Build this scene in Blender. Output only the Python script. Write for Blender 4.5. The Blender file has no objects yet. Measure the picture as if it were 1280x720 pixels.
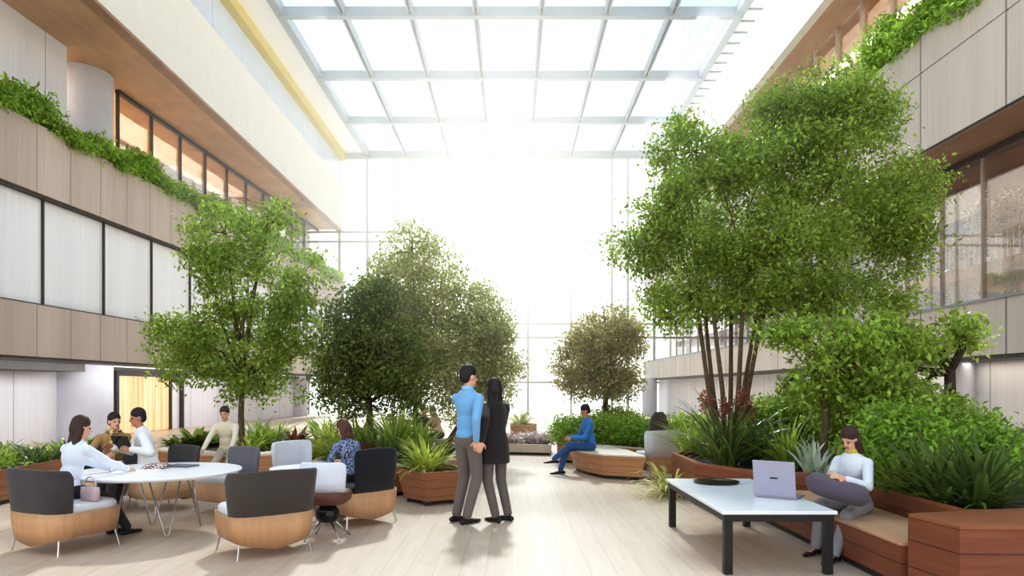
import bpy, bmesh, math, random
import numpy as np
from mathutils import Vector, Matrix, Euler
C = bpy.context.scene.collection
PI = math.pi
F, EYE, CX, CY = 900.0, 1.53, 640.0, 487.0      # focal length (px of 1280), eye height, vanishing point

def P(px, py, Y):
    return Vector(((px-CX)/F*Y, Y, EYE-(py-CY)/F*Y))
def at(px, py, z=0.0):
    Y = (EYE-z)*F/(py-CY)
    return P(px, py, Y)

# ------------------------------------------------------------------ objects
def tag(o, label=None, cat=None, group=None, kind=None):
    if label: o['label'] = label
    if cat: o['category'] = cat
    if group: o['group'] = group
    if kind: o['kind'] = kind
    return o
def thing(name, label, cat, loc=(0, 0, 0), rz=0.0, group=None):
    o = bpy.data.objects.new(name, None); C.objects.link(o)
    o.empty_display_size = .1
    o.location = loc; o.rotation_euler = (0, 0, rz)
    return tag(o, label, cat, group)
def yaw_of(fx, fy):
    return math.atan2(-fx, fy)

class MB:
    def __init__(s): s.v = []; s.f = []; s.m = []; s.mi = 0
    def add(s, vs, fs):
        b = len(s.v); s.v += [tuple(v) for v in vs]
        s.f += [tuple(i+b for i in f) for f in fs]; s.m += [s.mi]*len(fs); return s
    def box(s, c, d, rot=None):
        x, y, z = d[0]/2, d[1]/2, d[2]/2
        vs = [Vector((a*x, b*y, e*z)) for e in (-1, 1) for a, b in ((-1, -1), (1, -1), (1, 1), (-1, 1))]
        if rot is not None: vs = [rot @ v for v in vs]
        c = Vector(c)
        return s.add([v+c for v in vs], [(3, 2, 1, 0), (4, 5, 6, 7), (0, 1, 5, 4), (1, 2, 6, 5), (2, 3, 7, 6), (3, 0, 4, 7)])
    def bb(s, x0, x1, y0, y1, z0, z1):
        return s.box(((x0+x1)/2, (y0+y1)/2, (z0+z1)/2), (x1-x0, y1-y0, z1-z0))
    def tube(s, pts, r, n=8, caps=True):
        pts = [Vector(p) for p in pts]
        rs = r if isinstance(r, (list, tuple)) else [r]*len(pts)
        base = len(s.v); ref = None; k = len(pts)
        for i, p in enumerate(pts):
            t = (pts[min(i+1, k-1)]-pts[max(i-1, 0)])
            if t.length < 1e-9: t = Vector((0, 0, 1))
            t.normalize()
            if ref is None: ref = t.orthogonal().normalized()
            else:
                ref = ref - t*ref.dot(t)
                ref = t.orthogonal().normalized() if ref.length < 1e-6 else ref.normalized()
            b = t.cross(ref)
            for j in range(n):
                a = 2*PI*j/n
                s.v.append(tuple(p + (ref*math.cos(a)+b*math.sin(a))*rs[i]))
        for i in range(k-1):
            for j in range(n):
                s.f.append((base+i*n+j, base+i*n+(j+1) % n, base+(i+1)*n+(j+1) % n, base+(i+1)*n+j)); s.m.append(s.mi)
        if caps:
            s.f.append(tuple(base+j for j in reversed(range(n)))); s.m.append(s.mi)
            s.f.append(tuple(base+(k-1)*n+j for j in range(n))); s.m.append(s.mi)
        return s
    def rings(s, rings, cap0=True, cap1=True):
        n = len(rings[0]); b = len(s.v)
        for r in rings: s.v += [tuple(p) for p in r]
        for i in range(len(rings)-1):
            for j in range(n):
                s.f.append((b+i*n+j, b+i*n+(j+1) % n, b+(i+1)*n+(j+1) % n, b+(i+1)*n+j)); s.m.append(s.mi)
        if cap0: s.f.append(tuple(b+j for j in reversed(range(n)))); s.m.append(s.mi)
        if cap1:
            e = b+(len(rings)-1)*n
            s.f.append(tuple(e+j for j in range(n))); s.m.append(s.mi)
        return s
    def lathe(s, prof, n=32, c=(0, 0, 0)):
        return s.rings([[(c[0]+r*math.cos(2*PI*j/n), c[1]+r*math.sin(2*PI*j/n), c[2]+z) for j in range(n)] for r, z in prof])
    def ell(s, c, r, rot=None, nu=16, nv=10):
        c = Vector(c); rg = []
        for i in range(1, nv):
            t = PI*i/nv; ring = []
            for j in range(nu):
                a = 2*PI*j/nu
                v = Vector((r[0]*math.sin(t)*math.cos(a), r[1]*math.sin(t)*math.sin(a), -r[2]*math.cos(t)))
                ring.append(c+(rot @ v if rot is not None else v))
            rg.append(ring)
        b = len(s.v); s.rings(rg, False, False)
        for sg, off in ((-1, 0), (1, (nv-2)*nu)):
            v = Vector((0, 0, sg*r[2])); v = rot @ v if rot is not None else v
            s.v.append(tuple(c+v)); k = len(s.v)-1
            for j in range(nu):
                t3 = (k, b+off+(j+1) % nu, b+off+j) if sg < 0 else (k, b+off+j, b+off+(j+1) % nu)
                s.f.append(t3); s.m.append(s.mi)
        return s
    def cone(s, a, b, ra, rb, n=12):          # round cone
        a, b = Vector(a), Vector(b)
        s.ell(a, (ra,)*3, nu=n, nv=8); s.ell(b, (rb,)*3, nu=n, nv=8)
        if (b-a).length > 1e-5: s.tube([a, b], [ra, rb], n)
        return s
    def build(s, name, mats, parent=None, smooth=False, bevel=0.0, loc=None):
        me = bpy.data.meshes.new(name); me.from_pydata(s.v, [], s.f)
        mats = mats if isinstance(mats, (list, tuple)) else [mats]
        for m in mats: me.materials.append(m)
        if len(mats) > 1: me.polygons.foreach_set('material_index', s.m)
        me.update()
        return link(name, me, parent, smooth, bevel, loc)
def link(name, me, parent=None, smooth=False, bevel=0.0, loc=None):
    if smooth: me.polygons.foreach_set('use_smooth', [True]*len(me.polygons))
    o = bpy.data.objects.new(name, me); C.objects.link(o); o.parent = parent
    if loc is not None: o.location = loc
    if bevel:
        b = o.modifiers.new('bevel', 'BEVEL'); b.width = bevel; b.segments = 2; b.limit_method = 'ANGLE'; b.angle_limit = math.radians(35)
    return o

# ------------------------------------------------------------------ materials
class NT:
    def __init__(s, name):
        s.m = bpy.data.materials.new(name); s.m.use_nodes = True
        s.t = s.m.node_tree; s.n = s.t.nodes; s.n.clear()
        s.out = s.n.new('ShaderNodeOutputMaterial')
    def node(s, kind, **kw):
        o = s.n.new(kind)
        for k, v in kw.items():
            if k in o.inputs.keys(): o.inputs[k].default_value = v
            else: setattr(o, k, v)
        return o
    def l(s, a, b): s.t.links.new(a, b)
    def coords(s, scale=(1, 1, 1), kind='Object'):
        tc = s.node('ShaderNodeTexCoord'); mp = s.node('ShaderNodeMapping')
        mp.inputs['Scale'].default_value = scale
        s.l(tc.outputs[kind], mp.inputs['Vector']); return mp.outputs['Vector']
    def noise(s, vec, scale=5, detail=3, rough=.5):
        n = s.node('ShaderNodeTexNoise'); n.inputs['Scale'].default_value = scale
        n.inputs['Detail'].default_value = detail; n.inputs['Roughness'].default_value = rough
        s.l(vec, n.inputs['Vector']); return n.outputs['Fac']
    def ramp(s, fac, stops):
        r = s.node('ShaderNodeValToRGB'); cr = r.color_ramp
        while len(cr.elements) < len(stops): cr.elements.new(.5)
        for e, (p, c) in zip(cr.elements, stops): e.position = p; e.color = (*c, 1)
        s.l(fac, r.inputs['Fac']); return r.outputs['Color']
    def math(s, op, a, b=None, c=None):
        m = s.node('ShaderNodeMath', operation=op)
        for i, x in enumerate((a, b, c)):
            if x is None: continue
            if isinstance(x, (int, float)): m.inputs[i].default_value = x
            else: s.l(x, m.inputs[i])
        return m.outputs[0]
    def mixc(s, fac, a, b, mode='MIX'):
        m = s.node('ShaderNodeMix', data_type='RGBA', blend_type=mode)
        for i, x in ((0, fac), (6, a), (7, b)):
            if isinstance(x, (int, float)): m.inputs[i].default_value = x
            elif isinstance(x, tuple): m.inputs[i].default_value = (*x, 1)
            else: s.l(x, m.inputs[i])
        return m.outputs[2]
    def surf(s, sh): s.l(sh, s.out.inputs['Surface']); return s.m
    def pbr(s, col, rough=.6, metal=0., spec=.4, bump=None, bstr=.1, sheen=0.):
        b = s.node('ShaderNodeBsdfPrincipled')
        if isinstance(col, tuple): b.inputs['Base Color'].default_value = (*col, 1)
        else: s.l(col, b.inputs['Base Color'])
        b.inputs['Roughness'].default_value = rough; b.inputs['Metallic'].default_value = metal
        b.inputs['Specular IOR Level'].default_value = spec; b.inputs['Sheen Weight'].default_value = sheen
        if bump is not None:
            bp = s.node('ShaderNodeBump'); bp.inputs['Strength'].default_value = bstr; bp.inputs['Distance'].default_value = .01
            s.l(bump, bp.inputs['Height']); s.l(bp.outputs[0], b.inputs['Normal'])
        s.surf(b.outputs[0]); return b
def sr(r, g, b):                              # 0-255 display colour to linear
    return tuple(((c/255)/12.92 if c/255 <= .04045 else ((c/255+.055)/1.055)**2.4) for c in (r, g, b))
def mul(c, k): return tuple(min(1, x*k) for x in c)
def plain(name, col, rough=.6, metal=0., var=.12, scale=6, spec=.4, bstr=.05):
    t = NT(name); f = t.noise(t.coords(), scale, 4)
    t.pbr(t.ramp(f, [(.3, mul(col, 1-var)), (.7, mul(col, 1+var))]), rough, metal, spec, f, bstr); return t.m
def fabric(name, col, var=.15):
    t = NT(name); f = t.noise(t.coords(), 180, 2); g = t.noise(t.coords(), 5, 2)
    c = t.mixc(.5, t.ramp(f, [(.3, mul(col, 1-var)), (.7, mul(col, 1+var))]), t.ramp(g, [(.3, mul(col, 1-var*.6)), (.7, mul(col, 1+var*.6))]))
    t.pbr(c, .9, 0, .15, f, .25, .2); return t.m
def wood(name, a, b, axis_scale=(1.2, 1.2, 14), board=None, rough=.45, bdir=2):
    t = NT(name); v = t.coords(axis_scale); f = t.noise(v, 2.2, 6, .6); g = t.noise(t.coords(), .9, 2)
    col = t.ramp(f, [(.25, a), (.75, b)]); col = t.mixc(.35, col, t.ramp(g, [(.3, mul(a, .8)), (.7, mul(b, 1.15))]))
    bump = f
    if board:
        tc = t.node('ShaderNodeTexCoord'); sp = t.node('ShaderNodeSeparateXYZ'); t.l(tc.outputs['Object'], sp.inputs[0])
        fr = t.math('FRACT', t.math('DIVIDE', sp.outputs[bdir], board))
        ln = t.math('LESS_THAN', fr, .05)
        col = t.mixc(ln, col, mul(a, .45))
    t.pbr(col, rough, 0, .35, bump, .06); return t.m
def striated(name, a, b, joint=1.25, jw=.02, dark=.55, rough=.55):   # cladding with fine vertical streaks and panel joints along local Y
    t = NT(name); f = t.noise(t.coords((1, 9, .12)), 3, 5, .65); g = t.noise(t.coords((1, .8, .05)), 1.1, 2)
    col = t.ramp(f, [(.3, a), (.7, b)]); col = t.mixc(.4, col, t.ramp(g, [(.3, mul(a, .93)), (.7, mul(b, 1.05))]))
    if joint:
        tc = t.node('ShaderNodeTexCoord'); sp = t.node('ShaderNodeSeparateXYZ'); t.l(tc.outputs['Object'], sp.inputs[0])
        fr = t.math('FRACT', t.math('DIVIDE', sp.outputs[1], joint))
        col = t.mixc(t.math('LESS_THAN', fr, jw), col, mul(a, dark))
    t.pbr(col, rough, 0, .3, f, .05); return t.m
def glass(name, tint=(1, 1, 1), refl=.12, rough=.02, dirt=0.0):
    t = NT(name)
    tr = t.node('ShaderNodeBsdfTransparent'); tr.inputs[0].default_value = (*tint, 1)
    gl = t.node('ShaderNodeBsdfGlossy'); gl.inputs['Roughness'].default_value = rough
    lw = t.node('ShaderNodeLayerWeight'); lw.inputs['Blend'].default_value = .35
    f = t.math('MULTIPLY_ADD', lw.outputs['Fresnel'], .45, refl*.5)
    mx = t.node('ShaderNodeMixShader'); t.l(f, mx.inputs[0]); t.l(tr.outputs[0], mx.inputs[1]); t.l(gl.outputs[0], mx.inputs[2])
    sh = mx.outputs[0]
    if dirt:
        df = t.node('ShaderNodeBsdfTranslucent'); df.inputs[0].default_value = (.9, .93, .95, 1)
        m2 = t.node('ShaderNodeMixShader'); nz = t.noise(t.coords((6, .7, 1)), 1.2, 4)
        t.l(t.math('MULTIPLY', nz, dirt), m2.inputs[0]); t.l(sh, m2.inputs[1]); t.l(df.outputs[0], m2.inputs[2]); sh = m2.outputs[0]
    t.surf(sh); return t.m
def leafmat(name, dark, light, trans=.45, rough=.38):
    t = NT(name); g = t.node('ShaderNodeNewGeometry')
    nz = t.noise(t.coords(), 1.6, 2)
    f = t.math('ADD', t.math('MULTIPLY', g.outputs['Random Per Island'], .65), t.math('MULTIPLY', nz, .4))
    col = t.ramp(f, [(.12, dark), (.95, light)])
    b = t.node('ShaderNodeBsdfPrincipled'); t.l(col, b.inputs['Base Color']); b.inputs['Roughness'].default_value = rough
    b.inputs['Specular IOR Level'].default_value = .5
    tl = t.node('ShaderNodeBsdfTranslucent'); t.l(t.mixc(.5, col, mul(light, 1.25)), tl.inputs[0])
    mx = t.node('ShaderNodeMixShader'); mx.inputs[0].default_value = trans
    t.l(b.outputs[0], mx.inputs[1]); t.l(tl.outputs[0], mx.inputs[2]); t.surf(mx.outputs[0]); return t.m
def emit(name, col, k):
    t = NT(name); e = t.node('ShaderNodeEmission'); e.inputs[0].default_value = (*col, 1); e.inputs[1].default_value = k
    t.surf(e.outputs[0]); return t.m
HAZE_K = .11
# ------------------------------------------------------------------ palette
M = {}
M['taupe'] = striated('pale_taupe_cladding', sr(184, 167, 154), sr(212, 198, 186))
M['taupe2'] = striated('pale_grey_cladding', sr(196, 186, 178), sr(222, 214, 206), joint=2.6)
M['blind'] = striated('white_blind', sr(232, 232, 234), sr(250, 249, 248), joint=None)
M['bal'] = plain('white_balustrade', sr(206, 216, 228), .25, var=.03, scale=1)
M['dark'] = plain('dark_bronze', sr(70, 62, 56), .5)
M['grey_panel'] = striated('grey_wall_panel', sr(226, 226, 232), sr(244, 244, 248), joint=2.45, jw=.012)
M['soffit'] = wood('timber_soffit', sr(186, 146, 108), sr(212, 174, 134), (3, .4, 3))
M['soffit_dark'] = wood('dark_timber_soffit', sr(152, 116, 86), sr(178, 142, 108), (3, .4, 3))
M['cream'] = plain('cream_render', sr(232, 226, 214), .6, var=.03, scale=2)
M['yellow'] = plain('ochre_beam', sr(206, 186, 110), .6, var=.06, scale=2)
M['white'] = plain('white_render', sr(244, 244, 242), .55, var=.02, scale=2)
M['conc'] = plain('smooth_concrete', sr(212, 213, 222), .6, var=.05, scale=1.5)
M['steel_w'] = plain('grey_painted_steel', sr(150, 158, 166), .4, var=.04)
M['frame_r'] = plain('taupe_window_frame', sr(200, 188, 178), .45, var=.04)
M['mull'] = plain('pale_mullion', sr(190, 192, 190), .45, var=.04)
M['glass_sky'] = glass('skylight_glass', (.86, .92, .97), .06, dirt=.16)
M['glass_back'] = glass('curtain_wall_glass', (.97, .99, 1.0), .05)
M['glass_in'] = glass('terrace_glass', (.93, .9, .87), .05)
M['glass_bal'] = glass('frosted_balustrade', (.97, .98, .99), .15, dirt=.5)
M['beige_in'] = plain('warm_beige_wall', sr(222, 206, 188), .7, var=.06, scale=1)
M['blue_in'] = plain('slate_blue_wall', sr(98, 106, 130), .7, var=.25, scale=1)
M['plaza'] = plain('pale_paving', sr(226, 224, 220), .8, var=.04, scale=.3)

t = NT('pale_plank_floor')
br = t.node('ShaderNodeTexBrick'); mp = t.coords((1, 1, 1)); rot = t.node('ShaderNodeMapping')
rot.inputs['Rotation'].default_value = (0, 0, PI/2); t.l(mp, rot.inputs['Vector']); t.l(rot.outputs[0], br.inputs['Vector'])
br.inputs['Scale'].default_value = 1; br.inputs['Brick Width'].default_value = 1.8; br.inputs['Row Height'].default_value = .22
br.inputs['Mortar Size'].default_value = .004; br.inputs['Color1'].default_value = (*sr(214, 194, 174), 1)
br.inputs['Color2'].default_value = (*sr(204, 182, 160), 1); br.inputs['Mortar'].default_value = (*sr(176, 162, 150), 1)
br.inputs['Bias'].default_value = -.2
fn = t.noise(t.coords((9, .6, 1)), 2, 5)
col = t.mixc(.35, br.outputs['Color'], t.ramp(fn, [(.3, sr(194, 170, 148)), (.7, sr(224, 204, 184))]))
t.pbr(col, .38, 0, .4, fn, .03); M['floor'] = t.m

# ------------------------------------------------------------------ setting frames
LW = ((-12.4, 0, 0), -math.atan(.049))        # left facade line, local x points into the hall
RW = ((9.3, 0, 0), math.atan(.028))           # right facade line, local -x points into the hall
def st(name, mb, m, fr=None, parent=None, bevel=0., smooth=False):
    o = mb.build(name, m, parent, smooth, bevel)
    if fr: o.location = fr[0]; o.rotation_euler = (0, 0, fr[1])
    if parent is None: o['kind'] = 'structure'
    return o
def Lp(y, x=0, z=0):
    a = LW[1]; return Vector((LW[0][0]+x*math.cos(a)-y*math.sin(a), x*math.sin(a)+y*math.cos(a), z))
def Rp(y, x=0, z=0):
    a = RW[1]; return Vector((RW[0][0]+x*math.cos(a)-y*math.sin(a), x*math.sin(a)+y*math.cos(a), z))
YE = 44.0
# floor and outside paving
st('floor', MB().bb(-14, 12.5, -8, YE, -.1, 0), M['floor'])
st('plaza', MB().bb(-120, 120, YE+.2, 200, -.2, -.02), M['plaza'])

# ---- left building
st('trim_lower_spandrel_left', MB().bb(-1.0, 0, 6, YE, 2.33, 3.6), M['taupe'], LW)
st('trim_shadow_gap_left', MB().bb(-1.0, -.06, 6, YE, 3.6, 3.64).bb(-1.0, -.06, 6, YE, 6.27, 6.33).bb(-1.1, -.05, 6, YE, 2.27, 2.33), M['dark'], LW)
k = 0; y = 8.1
while y < 43:
    k += 1
    w = MB().bb(-.32, -.22, y+.05, y+2.47, 3.66, 6.26)
    o = st('window_%d' % k, w, M['blind'], LW)
    st('mullion', MB().bb(-.3, -.16, y-.022, y+.022, 3.66, 6.26), M['dark'], None, o)
    y += 2.47
st('wall_left_upper', MB().bb(-1.3, -.4, 6, YE, 3.6, 6.4), M['blind'], LW)
st('trim_planter_spandrel_left', MB().bb(-.12, 0, 6, YE, 6.33, 8.0).bb(-1.0, -.12, 6, YE, 6.33, 7.7), M['taupe'], LW)
st('terrace_left', MB().bb(-6, -1.0, 6, YE, 7.3, 7.5), M['cream'], LW)
# upper terrace: white wall panel, glazing, room behind
st('wall_left_terrace', MB().bb(-1.5, -1.3, 6, 20.5, 7.5, 11.3), M['grey_panel'], LW)
o = st('window_20', MB().bb(-1.62, -1.58, 23.4, YE, 7.5, 11.28), M['glass_in'], LW)
fr = MB()
for i in range(10): fr.bb(-1.66, -1.54, 23.4+i*2.0, 23.43+i*2.0, 7.5, 11.28)
fr.bb(-1.68, -1.54, 23.4, YE, 7.5, 7.58).bb(-1.68, -1.54, 23.4, YE, 11.2, 11.3)
st('window_frame', fr, M['dark'], None, o)
st('wall_left_room', MB().bb(-4.6, -4.4, 10, YE, 7.5, 11.3), M['beige_in'], LW)
cu = MB()
for i in range(60):
    a, b = 18.4+i*.42, 18.4+(i+1)*.42
    if (i//10) % 2 == 0: cu.bb(-2.25-.06*(i % 2), -2.2-.06*(i % 2), a, b, 7.5, 10.2)
st('curtain_left_room', cu, M['blind'], LW)
# columns
for (px, Yc, r) in ((101, 22.3, .89), (371, 42, .6)):
    X = (px-640)/F*Yc
    st('column', MB().lathe([(r, 0), (r, 11.32)], 64, (X, Yc, 0)), M['conc'])
# overhang above the terrace
st('ceiling_soffit_left', MB().bb(-17, -10.42, 4, YE, 11.3, 11.45), M['soffit'])
st('trim_soffit_edge_left', MB().bb(-10.75, -10.41, 4, YE, 11.22, 11.3), M['soffit_dark'])
st('trim_fascia_left', MB().bb(-10.7, -10.4, 4, YE, 11.3, 14.1), M['cream'])
pb = MB(); pj = MB()
for i in range(14):
    y0 = 6+i*2.75; pb.bb(-10.62, -10.5, y0+.015, y0+2.735, 14.12, 15.9)
st('balustrade_left', pb, M['bal'])
st('trim_balustrade_gap_left', MB().bb(-10.75, -10.64, 4, YE, 14.1, 15.9), M['mull'])
st('trim_ochre_beam_left', MB().bb(-10.6, -10.15, 4, YE, 15.5, 15.95), M['yellow'])
st('trim_cornice_left', MB().bb(-10.6, -8.95, 4, YE, 15.95, 16.3), M['white'])
# ground floor left
st('wall_left', MB().bb(-2.4, -2.2, 4, YE, 0, 2.3), M['grey_panel'], LW)
st('trim_header_left', MB().bb(-2.2, -1.1, 4, 21, 2.05, 2.27).bb(-2.2, -1.9, 21, YE, 2.16, 2.27), M['dark'], LW)
d = st('door_1', MB().bb(-2.2, -2.05, 24.1, 28.6, 2.0, 2.25).bb(-2.2, -2.05, 24.1, 24.25, 0, 2.05).bb(-2.2, -2.05, 28.5, 28.6, 0, 2.05).bb(-2.2, -2.05, 27.6, 27.68, 0, 2.05), M['dark'], LW)
cu = MB(); pts = []
n = 60
r0 = [(-2.12-.025*math.sin(i*1.3), 24.27+i*3.3/n, 0.02) for i in range(n+1)]
r1 = [(p[0], p[1], 2.0) for p in r0]
cu.add(r0+r1, [(i, i+1, n+2+i, n+1+i) for i in range(n)])
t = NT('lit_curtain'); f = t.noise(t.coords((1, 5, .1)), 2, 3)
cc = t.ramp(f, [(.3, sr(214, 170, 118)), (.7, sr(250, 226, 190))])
b = t.pbr(cc, .8); t.l(cc, b.inputs['Emission Color']); b.inputs['Emission Strength'].default_value = .35  # room light through the cloth is given as emission of its own
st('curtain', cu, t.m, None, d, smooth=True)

# ---- right building
st('trim_lower_spandrel_right', MB().bb(0, 1.6, 4, YE, 2.18, 3.2), M['taupe2'], RW)
st('trim_coping_right', MB().bb(-.03, .12, 4, YE, 3.2, 3.25), M['steel_w'], RW)
st('trim_shadow_gap_right', MB().bb(.05, 1.6, 4, YE, 2.1, 2.18), M['dark'], RW)
st('ceiling_soffit_right', MB().bb(.03, 6, 4, YE, 6.7, 6.8), M['soffit_dark'], RW)
st('trim_soffit_edge_right', MB().bb(0.02, .06, 4, YE, 6.65, 6.69).bb(1.3, 1.4, 4, YE, 6.58, 6.7), M['dark'], RW)
st('trim_planter_spandrel_right', MB().bb(0, .14, 4, YE, 6.68, 8.36).bb(0, .14, 4, YE, 8.4, 9.2).bb(.03, 1.1, 4, YE, 6.8, 8.85), M['taupe2'], RW)
o = st('window_30', MB().bb(1.42, 1.46, 6, YE, 3.2, 6.6), M['glass_in'], RW)
fr = MB()
for i in range(26): fr.bb(1.4, 1.47, 7+i*1.45, 7.03+i*1.45, 3.2, 6.6)
st('window_frame', fr, M['frame_r'], None, o)
st('floor_upper_right', MB().bb(1.6, 7, 4, YE, 3.0, 3.2), M['cream'], RW)
st('floor_mezzanine_right', MB().bb(1.9, 5.6, 4, YE, 4.15, 4.42), M['soffit'], RW)
st('wall_right_room', MB().bb(5.6, 5.8, 4, YE, 3.2, 6.7), M['blue_in'], RW)
st('wall_right_partition', MB().bb(2.0, 5.6, 19.2, 19.4, 3.2, 4.15).bb(3.0, 5.6, 19.2, 19.4, 4.42, 6.0).bb(2.0, 5.6, 26.2, 26.4, 3.2, 6.7), M['blue_in'], RW)
ra = MB().bb(1.92, 1.96, 6, YE, 5.05, 5.1)
for i in range(150): ra.bb(1.93, 1.95, 7+i*.18, 7.02+i*.18, 4.42, 5.05)
st('railing_right', ra, M['white'], RW)
# upper right terrace wall and overhang
st('window_40', MB().bb(2.05, 2.1, 4, YE, 8.9, 13.4), M['glass_in'], RW)
st('wall_right_terrace', MB().bb(3.4, 3.6, 4, YE, 8.9, 13.4), M['beige_in'], RW)
fr = MB()
for i in range(24): fr.bb(2.0, 2.12, 6+i*1.6, 6.05+i*1.6, 8.9, 13.4)
st('window_frame', fr, M['frame_r'], None, bpy.data.objects['window_40'])
st('terrace_right', MB().bb(1.1, 6, 4, YE, 8.6, 8.9), M['cream'], RW)
st('ceiling_terrace_soffit_right', MB().bb(9.8, 15, 2, YE, 13.4, 13.55), M['soffit'])
st('trim_fascia_right', MB().bb(9.5, 9.8, 2, YE, 13.4, 16.3), M['white'])
st('trim_cornice_right', MB().bb(8.75, 9.5, 2, YE, 15.95, 16.3), M['white'])
# ground floor right
st('wall_right', MB().bb(.9, 1.1, 4, YE, 0, 2.1), M['grey_panel'], RW)
lamp_y = [(11, 15), (20, 24), (30, 34)]
for (px, Yc, r) in ((1204, 15.2, .2), (812, 41.5, .42), (1070, 20, .3)):
    X = (px-640)/F*Yc
    st('column', MB().lathe([(r, 0), (r, 2.2)], 24, (X, Yc, 0)), M['conc'])

# ---- glass end wall
XL, XR = -13.2, 12.0
bw = MB().bb(XL, XR, YE+.06, YE+.09, 0, 15.9)
o = st('window_50', bw, M['glass_back'])
fr = MB()
for px in (385, 424, 459, 493, 513, 561, 612, 660, 714, 765, 785, 818, 860):
    X = (px-640)/F*YE; w = .05 if px in (493, 561, 612, 714) else .075
    fr.bb(X-w, X+w, YE, YE+.16, 0, 15.9)
for py in (290, 302, 405, 422, 478, 519):
    z = EYE-(py-CY)/F*YE; fr.bb(XL, XR, YE+.01, YE+.13, z-.06, z+.06)
fr.bb(XL, XR, YE-.05, YE+.3, 15.6, 15.95)
st('window_frame', fr, M['mull'], None, o)

# ---- skylight
RX = [(p-640)/F*44 for p in (459, 508, 561, 612, 663, 714, 765, 818)]
PY = [44-5.5*i for i in range(10)]
sk = thing('ceiling', None, None, (0, 0, 15.8)); sk['kind'] = 'structure'
st('pane', MB().bb(RX[0], RX[-1], PY[-1], YE, .3, .32), M['glass_sky'], None, sk)
for i, X in enumerate(RX):
    m = MB()
    if i in (0, 7): m.bb(X-.16, X+.16, PY[-1], YE, 0, .4)
    else: m.bb(X-.11, X-.05, PY[-1], YE, 0, .34).bb(X+.05, X+.11, PY[-1], YE, 0, .34).bb(X-.05, X+.05, PY[-1], YE, .2, .34)
    st('rafter', m, M['steel_w'], None, sk)
for yy in PY:
    st('purlin', MB().bb(RX[0], RX[-1], yy-.13, yy+.13, -.08, .3), M['steel_w'], None, sk)
lat = MB()
for i in range(48):
    lat.bb(8.7, 9.5, 2+i*.9, 2.08+i*.9, .1, .18)
st('lattice', lat, M['steel_w'], None, sk)

# ------------------------------------------------------------------ light
w = bpy.data.worlds.new('sky'); bpy.context.scene.world = w; w.use_nodes = True
nt = w.node_tree; nt.nodes.clear()
def wn(k): return nt.nodes.new(k)
out = wn('ShaderNodeOutputWorld'); bg = wn('ShaderNodeBackground'); tc = wn('ShaderNodeTexCoord'); sp = wn('ShaderNodeSeparateXYZ')
rp = wn('ShaderNodeValToRGB'); nz = wn('ShaderNodeTexNoise'); mx = wn('ShaderNodeMix'); mx.data_type = 'RGBA'
nt.links.new(tc.outputs['Generated'], sp.inputs[0]); nt.links.new(sp.outputs[2], rp.inputs[0])
cr = rp.color_ramp; cr.elements[0].position = .0; cr.elements[0].color = (1, .985, .95, 1)
cr.elements[1].position = .56; cr.elements[1].color = (.32, .56, .82, 1)
e = cr.elements.new(.29); e.color = (.98, .99, 1, 1)
nz.inputs['Scale'].default_value = 3.2; nz.inputs['Detail'].default_value = 6
nr = wn('ShaderNodeValToRGB'); nr.color_ramp.elements[0].position = .42; nr.color_ramp.elements[1].position = .62
nt.links.new(tc.outputs['Generated'], nz.inputs['Vector']); nt.links.new(nz.outputs['Fac'], nr.inputs[0])
nt.links.new(nr.outputs['Color'], mx.inputs[0]); nt.links.new(rp.outputs[0], mx.inputs[6]); mx.inputs[7].default_value = (.97, .98, 1, 1)
nt.links.new(mx.outputs[2], bg.inputs[0]); bg.inputs[1].default_value = 1.3
nt.links.new(bg.outputs[0], out.inputs[0])
def sun(name, az, el, k, ang, col=(1, .95, .86)):
    L = bpy.data.lights.new(name, 'SUN'); L.energy = k; L.angle = math.radians(ang); L.color = col
    o = bpy.data.objects.new(name, L); C.objects.link(o)
    a, e = math.radians(az), math.radians(el)
    d = Vector((math.sin(a)*math.cos(e), math.cos(a)*math.cos(e), math.sin(e)))     # towards the sun
    o.rotation_euler = d.to_track_quat('Z', 'Y').to_euler(); return o
sun('sun', -2, 42, 6.5, 4)
def area(name, loc, sx, sy, watts, col=(1, .91, .78), rot=(0, 0, 0)):
    L = bpy.data.lights.new(name, 'AREA'); L.shape = 'RECTANGLE'; L.size = sx; L.size_y = sy; L.energy = watts; L.color = col
    o = bpy.data.objects.new(name, L); C.objects.link(o); o.location = loc; o.rotation_euler = rot; return o
p = Lp(27, -3.2, 11.2); area('terrace_room_light', p, 1.5, 18, 520, rot=(0, 0, LW[1]))
p = Rp(15, 3.6, 6.6); area('upper_room_light', p, 2, 18, 170, (1, .95, .88), (0, 0, RW[1]))
p = Rp(15, 4.2, 4.1); area('lower_room_light', p, 2, 18, 90, rot=(0, 0, RW[1]))
p = Rp(24, 2.8, 13.3); area('roof_terrace_light', p, .9, 26, 260, rot=(0, 0, RW[1]))
p = Lp(19, -.5, 2.2); area('wall_fill_light', p, .3, 26, 170, (.97, .97, 1), (0, math.radians(50), LW[1]))  # added fill under the overhang, in place of floor bounce on the left wall
area('fascia_fill_light', (7.0, 22, 15.3), 40, .3, 650, (1, .97, .9), (PI/2, 0, -PI/2))  # added fill strip, unseen from the camera, to whiten the right fascia
area('fascia_fill_light', (-7.0, 22, 15.3), 40, .3, 170, (1, .97, .9), (PI/2, 0, PI/2))  # weaker added fill strip for the left fascia
p = Rp(15, .6, 2.08); area('cove_light', p, .15, 16, 30, rot=(0, 0, RW[1]))
cam = bpy.data.cameras.new('camera'); co = bpy.data.objects.new('camera', cam); C.objects.link(co)
co.location = (0, 0, EYE); co.rotation_euler = (PI/2, 0, 0)
cam.sensor_width = 36; cam.lens = F/1280*36; cam.shift_y = (CY-360)/1280; cam.clip_end = 600
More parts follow.
